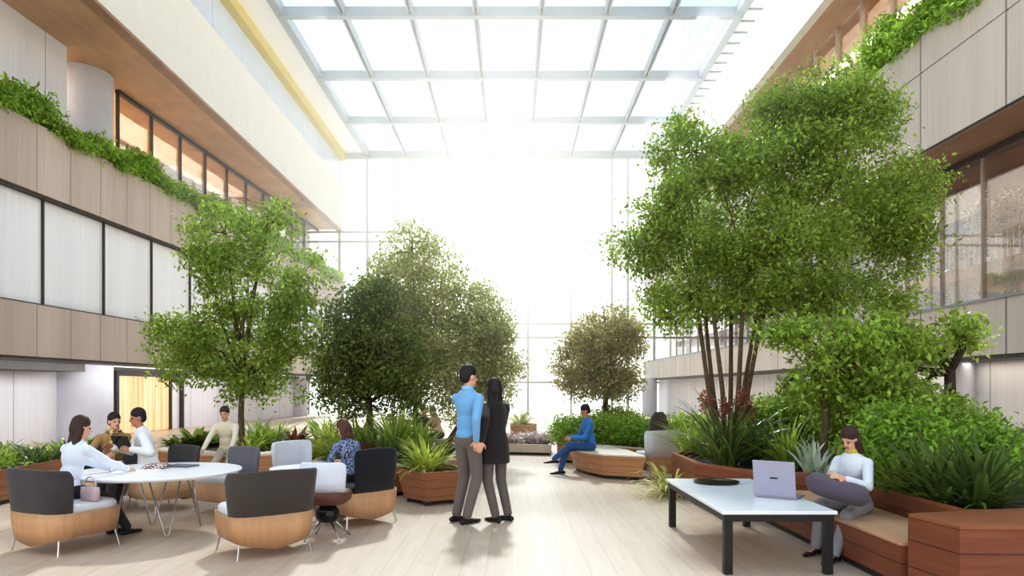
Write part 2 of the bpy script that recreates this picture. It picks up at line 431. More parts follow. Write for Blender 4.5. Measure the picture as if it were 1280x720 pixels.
S = bpy.context.scene; S.camera = co
S.view_settings.view_transform = 'Standard'; S.view_settings.look = 'None'; S.view_settings.exposure = 0.45
S.view_settings.use_curve_mapping = True
cu_ = S.view_settings.curve_mapping; cc_ = cu_.curves[3]
cc_.points.new(.18, .145); cc_.points.new(.55, .57); cu_.update()
S.cycles.max_bounces = 8; S.cycles.transparent_max_bounces = 16
# ------------------------------------------------------------------ furniture materials
M['oak'] = wood('oak_veneer', sr(180, 136, 98), sr(206, 166, 124), (8, 8, .7), rough=.4)
M['oak_pale'] = wood('pale_oak_veneer', sr(206, 166, 124), sr(230, 196, 156), (8, 8, .7), rough=.4)
M['steel'] = plain('brushed_steel', sr(190, 190, 192), .25, 1.0, .05)
M['f_dark'] = fabric('charcoal_fabric', sr(74, 68, 68))
M['f_brown'] = fabric('dark_taupe_fabric', sr(80, 72, 66))
M['f_black'] = fabric('black_fabric', sr(34, 34, 38))
M['f_mid'] = fabric('mid_grey_fabric', sr(112, 110, 116))
M['f_light'] = fabric('light_grey_fabric', sr(208, 208, 214))
M['f_white'] = fabric('white_fabric', sr(222, 226, 236))
M['f_cush'] = fabric('pale_cushion', sr(214, 212, 212))
M['table_white'] = plain('white_laminate', sr(240, 240, 242), .25, var=.02)
M['black_metal'] = plain('black_powder_coat', sr(34, 32, 32), .4, var=.1)
M['plank_red'] = wood('reddish_planks', sr(136, 82, 52), sr(182, 124, 84), (.8, .8, 16), board=.115)
M['plank_tan'] = wood('tan_planks', sr(170, 118, 78), sr(208, 158, 112), (.8, .8, 16), board=.115)
M['plank_terra'] = wood('terracotta_planks', sr(122, 68, 44), sr(158, 94, 62), (.6, .6, 10), board=.2)
M['top_tan'] = wood('tan_bench_top', sr(196, 150, 114), sr(222, 180, 146), (3, 3, 1))
M['top_pale'] = wood('pale_bench_top', sr(212, 196, 176), sr(232, 220, 204), (3, 3, 1))
M['top_red'] = wood('red_brown_top', sr(142, 84, 54), sr(172, 108, 72), (3, 3, 1))
M['soil'] = plain('dark_soil', sr(52, 40, 30), .95, var=.4, scale=30)
M['black_gloss'] = plain('black_gloss', sr(22, 20, 20), .15, var=.1)
M['brown_leather'] = plain('brown_leather', sr(110, 68, 52), .5)
M['laptop'] = plain('silver_grey_shell', sr(176, 172, 186), .35, .3, .03)
M['mauve'] = fabric('mauve_grey_fabric', sr(98, 86, 98))
M['paper'] = plain('white_paper', sr(240, 240, 238), .7, var=.02)

def sq(a, hx, hy, p=4.6):                     # super-ellipse plan
    c, s_ = math.cos(a), math.sin(a)
    r = (abs(c)**p+abs(s_)**p)**(-1/p)
    return hx*r*c, hy*r*s_
CHAIR_GROUP = 'tub armchairs around the round tables'
def tub_chair(label, loc, face, back, woodm='oak', cush='f_cush', s=1.0, back_h=.80, arc=62, group=CHAIR_GROUP):
    t = thing('tub_chair', label, 'chair', (loc[0], loc[1], 0), yaw_of(*face), group)
    N = 48; hx, hy = .40*s, .37*s
    A = [2*PI*i/N for i in range(N)]
    def zbot(a):                               # dips at the middle of the back
        d = abs(((a+PI/2+PI) % (2*PI))-PI)
        return .075+.085*min(1, (d/1.0))**1.2
    rg = []
    for k, (sc, f) in enumerate(((.80, 0), (.93, 0), (.98, .5), (1.0, 1), (.96, 1), (.94, .8))):
        ring = []
        for a in A:
            x, y = sq(a, hx*sc, hy*sc); zb = zbot(a)
            zt = .39 if f else 0
            z = zb if f == 0 else (zb+(.39-zb)*.5 if f == .5 else (.39 if f == 1 else .33))
            if k == 0: z = zb+.004
            ring.append((x, y, z))
        rg.append(ring)
    MB().rings(rg, True, True).build('wood_shell', M[woodm], t, True)
    c = MB(); rr = []
    for sc, z in ((.86, .335), (.93, .36), (.93, .43), (.88, .455), (.6, .462)):
        rr.append([(*sq(a, hx*sc, hy*sc), z) for a in A])
    c.rings(rr).build('seat_cushion', M[cush], t, True)
    b = MB(); n = 44; rr = []
    a0, a1 = math.radians(-90-arc), math.radians(-90+arc)
    for i in range(n+1):
        u = i/n; a = a0+(a1-a0)*u; e = abs(2*u-1)
        top = back_h-.02*e**2-(.06*max(0, (e-.9)/.1)**2); zb = .388
        ring = []
        for (k, z) in ((1.0, zb), (1.06, zb+(top-zb)*.55), (1.10, top-.02), (1.075, top), (1.02, top), (.99, top-.02), (.93, zb+(top-zb)*.5), (.90, zb)):
            x, y = sq(a, hx*k, hy*k, 4.0); ring.append((x, y, z))
        rr.append(ring)
    b.rings(rr).build('backrest', M[back], t, True)
    for sx in (-1, 1):
        for sy in (-1, 1):
            MB().tube([(sx*.31*s, sy*.27*s, .2), (sx*.345*s, sy*.305*s, 0)], .009, 8).build('leg', M['steel'], t)
    return t

CA = tub_chair('charcoal-backed oak tub chair at far left, holding the woman in the white shirt', (-4.32, 6.98), (.42, .9), 'f_dark')
CB = tub_chair('empty taupe-backed oak tub chair in the foreground, back turned to the camera', (-2.36, 6.85), (-.62, .78), 'f_brown')
CCH = tub_chair('dark grey tub chair under the bearded man in the white jacket', (-4.50, 9.27), (-.55, -.84), 'f_dark', 'oak_pale', s=.92, arc=48)
CD = tub_chair('mid grey tub chair at the far right side of the large round table', (-3.60, 9.05), (-.5, -.87), 'f_mid', 'oak_pale', s=.82, arc=45)
CE = tub_chair('light grey tub chair standing right behind the taupe-backed one', (-2.66, 9.30), (.8, -.6), 'f_light', s=.86, back_h=.86, arc=46)
CG = tub_chair('black-backed tub chair nearest the planter, with a seated reader', (-1.80, 8.30), (-.75, .66), 'f_black', 'oak', 'f_black', back_h=.88, arc=36)
CI = tub_chair('light grey chair with a dark grey cushion beside the angular bench', (2.52, 12.55), (-.35, .93), 'f_light', 'plank_tan', back_h=.84, s=.84, group='single chairs by the benches')
cu = thing('back_cushion', 'dark grey cushion standing on the light grey chair by the angular bench', 'cushion', (2.55, 12.5, .462), yaw_of(-.35, .93))
rr = []
for z, w, d in ((0, .17, .05), (.1, .2, .075), (.3, .2, .08), (.48, .18, .075), (.6, .14, .06), (.68, .08, .03)):
    rr.append([(*sq(2*PI*i/24, w, d, 3), z) for i in range(24)])
MB().rings(rr).build('cushion_cover', M['f_brown'], cu, True)

# white chair on wire legs, back to the camera
t = thing('shell_chair', 'white-backed chair on thin wire legs at the small round table', 'chair', (-1.90, 7.42, 0), yaw_of(.05, 1))
rr = []
for i in range(17):
    u = i/16; x = -.235+.47*u; e = abs(2*u-1); top = .80-.03*max(0, (e-.8)/.2)**2; ring = []
    y0 = -.20+.07*e**2
    wz = lambda z: 1-.10*(z < .55)
    for z, dy in ((.49, 0), (.6, -.02), (.7, -.03), (top-.01, -.045), (top, -.035), (top-.01, -.02), (.7, 0), (.6, .012), (.49, .035)):
        ring.append((x*(.9+.1*min(1, (z-.49)/.2)), y0+dy, z))
    rr.append(ring)
MB().rings(rr).build('backrest', M['f_white'], t, True)
rr = [[(*sq(2*PI*i/32, .24*k, .23*k, 3), z) for i in range(32)] for k, z in ((.75, .36), (.95, .40), (1, .46), (.95, .49), (.5, .50))]
MB().rings(rr).build('seat', M['brown_leather'], t, True)
MB().lathe([(.03, .16), (.10, .18), (.125, .23), (.12, .29), (.08, .335), (.05, .37)], 28).build('swivel_hub', M['black_gloss'], t, True)
for a in range(4):
    an = PI/4+a*PI/2
    MB().tube([(.05*math.cos(an), .05*math.sin(an), .2), (.20*math.cos(an), .20*math.sin(an), .06), (.26*math.cos(an), .26*math.sin(an), 0)], .009, 8).build('leg', M['steel'], t, True)

# tables
def round_table(label, x, y, r, h, wire, group='round tables in the seating area'):
    t = thing('round_table', label, 'table', (x, y, 0), 0, group)
    MB().lathe([(r-.03, h-.04), (r, h-.02), (r, h-.004), (r-.006, h)], 72).build('tabletop', M['table_white'], t)
    k = 4
    for a in range(k):
        an = 2*PI*(a+.4)/k; ca, sa = math.cos(an), math.sin(an); ux, uy = -sa, ca
        pts = [(ca*r*.35+ux*.16, sa*r*.35+uy*.16, h-.04), (ca*r*.5+ux*.02, sa*r*.5+uy*.02, .02), (ca*r*.5, sa*r*.5, .009), (ca*r*.5-ux*.02, sa*r*.5-uy*.02, .02), (ca*r*.35-ux*.16, sa*r*.35-uy*.16, h-.04)]
        MB().tube(pts, .009, 8).build('hairpin_leg', M['steel'], t, True)
    return t
T1 = round_table('large round white table on hairpin wire legs, people gathered at it', -3.82, 7.80, .84, .66, 1)
T2 = round_table('small round white table half hidden behind the white-backed chair', -2.40, 8.42, .42, .62, 1)

t = thing('low_table', 'long white table on black square legs at right', 'table', (2.2, 7.0, 0))
x0, x1, y0, y1, h = -.45, .46, -1.06, 1.08, .53
MB().bb(x0-.02, x1+.02, y0-.02, y1+.02, h-.03, h).build('tabletop', M['table_white'], t, bevel=.006)
MB().bb(x0, x1, y0, y0+.05, h-.09, h-.03).bb(x0, x1, y1-.05, y1, h-.09, h-.03).bb(x0, x0+.05, y0+.05, y1-.05, h-.09, h-.03).bb(x1-.05, x1, y0+.05, y1-.05, h-.09, h-.03).build('frame', M['black_metal'], t)
for a in (x0+.04, x1-.04):
    for b in (y0+.04, y1-.04): MB().bb(a-.035, a+.035, b-.035, b+.035, 0, h-.09).build('leg', M['black_metal'], t, bevel=.004)
# laptop on it
lp = thing('laptop', 'large silver-grey laptop standing open on the long white table', 'laptop', (2.42, 6.62, .53), yaw_of(-.6, -.8))
MB().bb(-.19, .19, -.27, .0, .003, .02).build('keyboard_base', M['laptop'], lp, bevel=.004)
R = Matrix.Rotation(math.radians(-10), 3, 'X')
s_ = MB().box((0, .035, .185), (.38, .014, .33), Matrix.Rotation(math.radians(-9), 3, 'X')).build('screen_lid', M['laptop'], lp, bevel=.005)
MB().box((.0, .0442, .19), (.07, .003, .012), Matrix.Rotation(math.radians(-9), 3, 'X')).build('dash_emblem', M['black_gloss'], s_)
MB().box((0, .0265, .185), (.35, .003, .29), Matrix.Rotation(math.radians(-9), 3, 'X')).build('display', M['black_gloss'], s_)
tr = thing('tray', 'round dark tray at the far end of the long white table', 'tray', (2.19, 7.72, .53))
MB().lathe([(.19, 0), (.235, .012), (.24, .022), (.22, .022), (.19, .012)], 40).build('dish', M['black_gloss'], tr, True)

# planters -----------------------------------------------------------
def ctr(poly): return Vector((sum(p[0] for p in poly)/len(poly), sum(p[1] for p in poly)/len(poly), 0))
def shrink(poly, d):
    c = ctr(poly); out = []
    for p in poly:
        v = Vector((p[0], p[1], 0))-c; L = v.length; out.append(tuple((c+v*(max(.05, L-d)/L))[:2]))
    return out
def ring_of(poly, c, z): return [(p[0]-c.x, p[1]-c.y, z) for p in poly]
def planter(name, label, cat, poly, h, side, top, rim=.07, taper=0., group=None, soil=True, lid=False, plinth=.06, feet=False):
    c = ctr(poly); t = thing(name, label, cat, (c.x, c.y, 0), 0, group)
    low = shrink(poly, taper) if taper else poly
    inn = shrink(poly, rim)
    MB().rings([ring_of(low, c, plinth), ring_of(poly, c, h-.03)], True, False).build('plank_sides', M[side], t)
    if lid: MB().rings([ring_of(poly, c, h-.03), ring_of(poly, c, h)]).build('bench_top', M[top], t, bevel=.006)
    else:
        MB().rings([ring_of(poly, c, h-.03), ring_of(poly, c, h), ring_of(inn, c, h), ring_of(inn, c, h-.12)], False, False).build('rim', M[top], t)
        MB().rings([ring_of(shrink(poly, rim*.9), c, h-.10), ring_of(shrink(poly, rim*.9), c, h-.06)]).build('soil', M['soil'], t)
    pl = shrink(low, .06)
    if feet:
        for q in shrink(low, .1): MB().box((q[0]-c.x, q[1]-c.y, plinth/2), (.10, .10, plinth)).build('foot', M['black_metal'], t)
    else: MB().rings([ring_of(pl, c, 0), ring_of(pl, c, plinth)]).build('plinth', M['black_metal'], t)
    return t
PL = {}
PL['L'] = planter('planter_box', 'long reddish plank planter running along the left wall behind the seated group', 'planter', [(-6.8, 5.6), (-6.75, 9.5), (-6.95, 11.5), (-7.15, 13.6), (-8.6, 13.8), (-9.0, 5.6)], .46, 'plank_red', 'top_red')
PL['M'] = planter('planter_box', 'many-sided plank planter with a pale rim holding the leafy tree at left', 'planter', [(-5.9, 12.0), (-5.0, 11.35), (-4.2, 11.0), (-3.75, 11.3), (-3.35, 12.3), (-3.0, 14.2), (-5.6, 14.8), (-6.4, 13.4)], .53, 'plank_tan', 'top_pale', rim=.4)
PL['C'] = planter('planter_box', 'wide plank planter crowded with strappy plants behind the black chair', 'planter', [(-3.05, 10.9), (-1.75, 10.2), (-1.0, 11.0), (-.95, 13.6), (-1.4, 15.6), (-2.9, 15.8)], .45, 'plank_red', 'top_pale')
PL['H'] = planter('planter_box', 'small hexagonal tapered plank planter beside the standing couple', 'planter', [(-1.56, 9.78), (-1.12, 9.32), (-.62, 9.62), (-.66, 10.28), (-1.1, 10.6), (-1.52, 10.4)], .45, 'plank_red', 'top_red', taper=.1, feet=True)
PL['B'] = planter('angular_bench', 'angular tapered plank bench with a pale top, seating the man in blue', 'bench', [(1.10, 13.75), (1.22, 12.85), (1.55, 12.25), (2.22, 11.95), (2.12, 13.2), (1.85, 14.2)], .43, 'plank_tan', 'top_pale', taper=.12, lid=True)
PL['G'] = planter('planter_box', 'long hedge planter behind the angular bench', 'planter', [(.95, 15.2), (1.9, 14.35), (2.9, 13.2), (4.6, 13.2), (5.2, 17.5), (1.4, 18.5)], .42, 'plank_tan', 'top_pale')
PL['R'] = planter('planter_box', 'large terracotta-coloured planter behind the long white table', 'planter', [(2.46, 11.1), (2.42, 9.5), (2.92, 8.50), (3.64, 8.32), (3.66, 5.75), (5.6, 5.75), (7.2, 8.5), (6.8, 12.2), (3.6, 12.2)], .56, 'plank_terra', 'top_red', rim=.1)
PL['S'] = planter('plank_bench', 'low terracotta plank bench with tan top running under the woman at right', 'bench', [(2.92, 8.40), (2.92, 7.0), (2.95, 5.47), (3.58, 5.47), (3.58, 8.25)], .37, 'plank_terra', 'top_tan', lid=True)
PL['F'] = planter('planter_block', 'dark red-brown angular planter block in the near right corner', 'planter', [(2.98, 5.42), (3.06, 4.92), (4.4, 4.86), (5.2, 5.2), (5.2, 5.7), (4.15, 5.7)], .60, 'plank_terra', 'top_red', lid=True)
PL['X'] = planter('planter_box', 'small plank planter far off in the middle of the hall', 'planter', [(-.05, 21.2), (.55, 20.9), (.75, 21.9), (.1, 22.2)], .5, 'plank_tan', 'top_tan')
PL['Y'] = planter('planter_box', 'low pale planter beyond the seated man in blue, with pinkish flowers', 'planter', [(-.25, 17.0), (.9, 16.7), (1.0, 18.2), (-.2, 18.4)], .25, 'top_pale', 'top_pale')
# tabletop things
def on1(px, py): return at(px, py, .66)
p = on1(170, 590)
b = thing('document_folder', 'white folder lying open on the near side of the round table', 'papers', (p.x, p.y, .66), .25)
MB().box((-.11, 0, .006), (.21, .29, .012)).box((.11, 0, .006), (.21, .29, .012)).build('folder_pages', M['paper'], b, bevel=.003)
p = on1(228, 583)
b = thing('notebook', 'thin dark notebook on the round table right of the magazine pile', 'book', (p.x, p.y, .66), -.3)
MB().box((0, 0, .009), (.30, .2, .018)).build('cover', M['f_mid'], b, bevel=.003)
p = on1(196, 585)
t = NT('patterned_print'); f = t.noise(t.coords((1, 1, 1)), 40, 3)
t.pbr(t.ramp(f, [(.42, sr(60, 44, 46)), (.5, sr(200, 150, 140)), (.58, sr(236, 230, 226))]), .5); M['print'] = t.m
for k in range(3):
    b = thing('magazine', ['magazine at the bottom of the patterned pile on the round table', 'patterned magazine in the middle of the pile on the round table', 'patterned magazine on top of the pile on the round table'][k], 'magazine', (p.x, p.y, .66+k*.016), .2*k, 'magazines piled on the round table')
    MB().box((0, 0, .008), (.21, .28, .016)).build('pages', M['print'], b, bevel=.002)
for i, (qx, qy) in enumerate(((148, 585), (140, 590))):
    p = on1(qx, qy)
    b = thing('coffee_cup', ['white cup on the round table beside the folder', 'white cup on the round table near the woman in the white shirt'][i], 'cup', (p.x, p.y, .66), 0, 'cups on the round table')
    MB().lathe([(.022, 0), (.03, .02), (.038, .075), (.034, .075), (.02, .012)], 20).build('bowl', M['table_white'], b, True)
    MB().tube([(.034, 0, .06), (.058, 0, .05), (.056, 0, .025), (.03, 0, .02)], .005, 6).build('handle', M['table_white'], b, True)
p = at(443, 590, .62)
b = thing('newspaper', 'crumpled printed sheet on the small round table by the black chair', 'papers', (-2.25, 8.45, .62), .5)
MB().box((0, 0, .008), (.26, .2, .016), None).build('sheets', M['print'], b, bevel=.004)
# ------------------------------------------------------------------ leaves
def lt(c, k): return tuple(min(.95, x*k) for x in c)
LK, LD = 1.75, 1.0
LF = {
 'fresh': leafmat('fresh_green_leaf', lt(sr(58, 84, 26), LD), lt(sr(168, 192, 84), LK), 0.5),
 'mid': leafmat('mid_green_leaf', lt(sr(54, 68, 24), LD), lt(sr(154, 174, 76), LK), 0.45),
 'olive': leafmat('haze_paled_olive_leaf', lt(sr(108, 114, 66), LD), lt(sr(200, 202, 138), LK), 0.5),  # leaf colour paled to include the whitening of haze in front
 'deep': leafmat('deep_green_leaf', lt(sr(36, 50, 20), LD), lt(sr(124, 138, 62), LK), 0.4),
 'hedge': leafmat('hedge_leaf', lt(sr(50, 82, 22), LD), lt(sr(156, 190, 72), LK), 0.45),
 'brown': leafmat('brownish_leaf', lt(sr(100, 94, 56), LD), lt(sr(186, 176, 120), LK), 0.45),
 'red': leafmat('dark_red_leaf', lt(sr(58, 26, 24), LD), lt(sr(128, 66, 50), LK), .3),
 'flower': leafmat('rusty_flower', lt(sr(104, 54, 36), LD), lt(sr(160, 104, 84), LK), .3),
 'pink': leafmat('pink_blossom', lt(sr(190, 140, 120), LD), lt(sr(240, 214, 204), LK), .4),
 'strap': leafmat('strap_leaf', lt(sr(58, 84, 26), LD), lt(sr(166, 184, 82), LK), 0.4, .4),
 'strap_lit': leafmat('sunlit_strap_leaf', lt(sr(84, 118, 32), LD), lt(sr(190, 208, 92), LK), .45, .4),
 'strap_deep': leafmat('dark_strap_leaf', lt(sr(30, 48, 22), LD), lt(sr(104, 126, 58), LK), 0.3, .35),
 'yellow': leafmat('yellowish_strap_leaf', lt(sr(150, 150, 66), LD), lt(sr(216, 212, 128), LK), .45, .4),
 'white': leafmat('whitish_strap_leaf', lt(sr(150, 178, 120), LD), lt(sr(226, 236, 200), LK), .4, .4),
}
M['bark'] = plain('grey_brown_bark', sr(104, 84, 62), .9, var=.3, scale=14, bstr=.6)
M['bark_d'] = plain('dark_bark', sr(72, 56, 42), .9, var=.3, scale=14, bstr=.6)

def mesh_np(name, V, Q, mat):
    me = bpy.data.meshes.new(name); n = len(V); f = len(Q); k = Q.shape[1]
    me.vertices.add(n); me.vertices.foreach_set('co', V.astype(np.float32).ravel())
    me.loops.add(f*k); me.loops.foreach_set('vertex_index', Q.astype(np.int32).ravel())
    me.polygons.add(f); me.polygons.foreach_set('loop_start', np.arange(0, f*k, k, dtype=np.int32))
    me.materials.append(mat); me.update(calc_edges=True); return me
def unit(a): return a/np.maximum(1e-9, np.linalg.norm(a, axis=1, keepdims=True))
def leaves(ctrs, size, rng, wid=.5, up=.35):
    n = len(ctrs); d = rng.normal(size=(n, 3)); d[:, 2] -= .25; d = unit(d)
    nrm = rng.normal(size=(n, 3)); nrm[:, 2] += up*3; s_ = unit(np.cross(d, nrm)); nn = np.cross(s_, d)
    L = size*rng.uniform(.7, 1.3, (n, 1)); W = L*wid/2
    a = ctrs; m = ctrs+d*L*.45+nn*L*.0; tip = ctrs+d*L-nn*L*.12
    V = np.stack([a, m+s_*W+nn*W*.35, tip, m-s_*W+nn*W*.35], 1).reshape(-1, 3)
    return V, np.arange(4*n).reshape(-1, 4)
from mathutils import noise as mnoise
def clusters(blobs, ncl, per, spread, rng, shell=.62, gap=None, seed_off=0.):
    w = np.array([b[3]*b[4]*b[5] for b in blobs])**.75; w /= w.sum()
    idx = rng.choice(len(blobs), ncl, p=w); B = np.array(blobs)[idx]
    d = unit(rng.normal(size=(ncl, 3))); r = rng.uniform(shell**3, 1, (ncl, 1))**(1/3)
    r = np.where(rng.random((ncl, 1)) < .25, rng.uniform(.2, .8, (ncl, 1)), r)
    cc = B[:, :3]+d*r*B[:, 3:]
    if gap is not None:
        keep = np.array([mnoise.noise(Vector(p)*gap[0]+Vector((seed_off, 0, 0))) > gap[1] for p in cc]); cc = cc[keep]; ncl = len(cc)
    off = rng.normal(size=(ncl, per, 3))*spread*np.array([1, 1, .6])
    return cc, (cc[:, None, :]+off).reshape(-1, 3)
def crown(blobs_px, Y, rng_depth=1.0):
    out = []
    for b in blobs_px:
        px, py, rx, ry = b[:4]; dz = b[4] if len(b) > 4 else 0
        c = P(px, py, Y+dz); k = (Y+dz)/F
        out.append((c.x, c.y, c.z, rx*k, (rx+ry)/2*k*rng_depth, ry*k))
    return out
def tree(label, base, z0, blobs, n_cl, per, size, mat, seed, trunk_r=.07, stems=1, lean=(0, 0), bark='bark', spread=.16, shell=.6, name='leafy_tree', group='indoor trees in planters', twigs=40, fork=.45, gap=None):
    rng = np.random.default_rng(seed); rd = random.Random(seed)
    t = thing(name, label, 'tree', (base[0], base[1], z0), 0, group)
    o = np.array((base[0], base[1], z0))
    bl = [tuple(np.array(b[:3])-o)+tuple(b[3:]) for b in blobs]
    cc, pts = clusters(bl, n_cl, per, spread, rng, shell, gap or ((1.9, -.30) if seed in (5, 7, 9, 11) else (1.9, -.13)), seed*3.7)
    V, Q = leaves(pts, size, rng)
    link('foliage', mesh_np('foliage', V, Q, LF[mat]), t)
    zmin = min(b[2]-b[5] for b in bl); cx = sum(b[0] for b in bl)/len(bl); cy = sum(b[1] for b in bl)/len(bl)
    tk = MB(); forks = []
    for s_ in range(stems):
        a = 2*PI*s_/max(1, stems)+.4; off = Vector((math.cos(a), math.sin(a), 0))*(.10 if stems > 1 else 0)
        top = Vector((lean[0]+off.x*4.6, lean[1]+off.y*3.5, zmin+fork*(1+.5*(s_ % 2))))
        p0 = off+Vector((0, 0, -.04)); mid = p0.lerp(top, .5)+Vector((rd.uniform(-.05, .05), rd.uniform(-.05, .05), 0))
        r = trunk_r*(1 if stems == 1 else .42)
        tk.tube([p0, p0.lerp(mid, .15), mid, top], [r*1.35, r*1.05, r*.9, r*.75], 10); forks.append((top, r))
    tk.build('trunk', M[bark], t, True)
    br = MB()
    for b in bl:
        e = Vector(b[:3]); f, r = min(forks, key=lambda q: (q[0]-e).length)
        m = f.lerp(e, .5)+Vector((rd.uniform(-.15, .15), rd.uniform(-.15, .15), .08))
        br.tube([f-Vector((0, 0, .05)), m, e, e+Vector((0, 0, b[5]*.5))], [r*.6, r*.4, r*.22, r*.08], 6)
    for i in range(twigs):
        j = rd.randrange(len(cc)); e = Vector(cc[j]); b = min(bl, key=lambda q: (Vector(q[:3])-e).length); c = Vector(b[:3])
        br.tube([c, c.lerp(e, .5)+Vector((0, 0, .05)), e], [.012, .009, .004], 5)
    br.build('branches', M[bark], t, True)
    return t
def blades(n, L, W, rng, arch=.9, tilt=(.1, 1.0), seg=7, az=None, broad=False, fan=.06):
    """arching strap leaves springing from the origin"""
    V = []; Q = []
    for i in range(n):
        a = rng.uniform(0, 2*PI) if az is None else az[i % len(az)]+rng.normal()*.15
        th = rng.uniform(*tilt); l = L*rng.uniform(.65, 1.1); w = W*rng.uniform(.75, 1.2)
        h = np.array((math.cos(a), math.sin(a), 0.)); sd = np.array((-math.sin(a), math.cos(a), 0.))
        p = h*rng.uniform(0, fan)+sd*rng.normal()*fan*.5+np.array((0, 0, -.02)); b0 = len(V); cv = arch*rng.uniform(.6, 1.3)
        tw = rng.normal()*.25
        for k in range(seg+1):
            u = k/seg; ang = th+cv*u**1.6
            if k: p = p+(h*math.sin(ang)+np.array((0, 0, math.cos(ang))))*l/seg
            ww = w*((math.sin(PI*min(1, u*.92+.08))**.8) if broad else (1-.15*(1-u))*(1-u**3.0))*.5+.0008
            s2 = sd*math.cos(tw*u)+np.array((0, 0, 1))*math.sin(tw*u)
            V.append(p-s2*ww); V.append(p+s2*ww)
            if k: Q.append((b0+2*k-2, b0+2*k-1, b0+2*k+1, b0+2*k))
    return np.array(V), np.array(Q)
def plant(name, label, cat, loc, mat, seed, n=60, L=.6, W=.035, group=None, arch=.9, tilt=(.1, 1.0), broad=False, fan=.08, extra=None):
    rng = np.random.default_rng(seed); t = thing(name, label, cat, loc, 0, group)
    V, Q = blades(n, L, W, rng, arch, tilt, 7, None, broad, fan)
    me = mesh_np('leaves', V, Q, LF[mat]); link('leaves', me, t, True)
    MB().lathe([(.05, -.03), (.045, .02), (.03, .06)], 10).build('crown_base', M['bark_d'], t, True)
    return t
def shrub(name, label, loc, blobs, ncl, per, size, mat, seed, group=None, spread=.1, wid=.5, cat='shrub'):
    rng = np.random.default_rng(seed); rd = random.Random(seed); t = thing(name, label, cat, loc, 0, group); o = np.array(loc)
    bl = [tuple(np.array(b[:3])-o)+tuple(b[3:]) for b in blobs]
    cc, pts = clusters(bl, ncl, per, spread, rng, .45); pts[:, 2] = np.maximum(pts[:, 2], .01+.03*rng.random(len(pts)))
    V, Q = leaves(pts, size, rng, wid); V[:, 2] = np.maximum(V[:, 2], .003); link('foliage', mesh_np('foliage', V, Q, LF[mat]), t)
    st_ = MB()
    for i in range(14):
        e = Vector(cc[rd.randrange(len(cc))]); st_.tube([(rd.uniform(-.05, .05), rd.uniform(-.05, .05), -.03), e*.5+Vector((0, 0, .03)), e], [.012, .009, .004], 5)
    st_.build('stems', M['bark_d'], t, True)
    return t

# ------------------------------------------------------------------ trees
SZ = {'M': .47, 'C': .39, 'H': .39, 'G': .36, 'R': .50, 'L': .40}
tree('rounded leafy tree with bright flecked foliage at left in front of the blinds', (P(303, 540, 12.4).x, 12.4), SZ['M'],
     crown([(335, 282, 32, 40), (282, 292, 45, 40, .2), (262, 330, 32, 38, -.2), (320, 350, 72, 55), (372, 355, 34, 48, .2), (240, 420, 52, 34, -.3), (300, 430, 75, 55), (370, 430, 40, 60), (238, 460, 42, 24, .1), (330, 482, 60, 24), (212, 405, 26, 18)], 12.4),
     900, 34, .082, 'mid', 3, .055, twigs=50, spread=.115)
tree('dark dense tree left of centre, its low crown over the strappy plants', (P(462, 540, 13.0).x, 13.0), SZ['C'],
     crown([(455, 400, 48, 44), (430, 440, 28, 45, -.2), (480, 440, 48, 55), (440, 480, 38, 45), (495, 490, 42, 40), (412, 478, 16, 40), (470, 370, 30, 26)], 13.0),
     800, 34, .078, 'deep', 5, .06, bark='bark_d', spread=.115, shell=.45)
tree('tall tree, leaf colour paled as if fading into the glare at centre left', (P(520, 540, 14.6).x, 14.6), SZ['C'],
     crown([(515, 315, 38, 38), (525, 350, 58, 50), (480, 360, 30, 36), (545, 410, 62, 60), (500, 410, 50, 50), (540, 470, 50, 50)], 14.6),
     800, 32, .08, 'olive', 7, .06, spread=.12)
tree('olive rounded tree behind the man in the blue sweater', (-1.38, 14.9), SZ['C'],
     crown([(597, 395, 42, 42), (622, 440, 30, 50), (580, 440, 46, 52), (615, 480, 34, 32), (585, 500, 34, 36), (640, 460, 13, 20)], 15.2),
     700, 32, .078, 'olive', 9, .055, spread=.115, lean=(.5, .3))
tree('small round brownish tree right of centre behind the man in blue', (P(757, 530, 16.6).x, 16.6), SZ['G'],
     crown([(757, 425, 44, 44), (728, 445, 32, 36), (782, 440, 24, 44), (745, 472, 52, 28), (775, 480, 28, 26), (703, 460, 18, 12), (755, 395, 28, 18)], 16.6),
     750, 32, .075, 'brown', 11, .075, bark='bark_d', spread=.115, shell=.4)
tree('very large spreading tree with a multi-stemmed trunk in the right planter', (P(912, 560, 10.2).x, 10.2), SZ['R'],
     crown([(1030, 118, 62, 46, .3), (1075, 150, 48, 40), (985, 140, 48, 44, .5), (865, 190, 48, 46, .2), (900, 225, 62, 50, -.2), (975, 210, 70, 58), (1050, 215, 75, 58, -.3), (835, 265, 44, 44), (810, 315, 44, 30, .3), (890, 300, 78, 52), (980, 310, 85, 62, -.5), (1080, 280, 75, 55), (1130, 240, 46, 44, .3), (1115, 310, 52, 46), (855, 370, 56, 34, .2), (945, 385, 70, 30), (1040, 370, 62, 34), (1110, 370, 26, 26), (850, 405, 30, 20)], 10.2),
     3000, 36, .07, 'mid', 13, .085, stems=7, twigs=120, spread=.12, fork=.35)
tree('bright green broad-leaved tree under the large crown at right', (P(1026, 560, 8.9).x, 8.9), SZ['R'],
     crown([(990, 418, 30, 18), (1035, 408, 36, 22, .3), (1075, 420, 34, 24, -.2), (1118, 428, 34, 24), (1010, 448, 36, 20, -.3), (1065, 458, 40, 22, .3), (982, 482, 26, 22), (1040, 492, 30, 14), (1105, 470, 32, 18, -.3), (1092, 398, 22, 14)], 8.9),
     520, 26, .088, 'fresh', 15, .05, twigs=40, spread=.12)
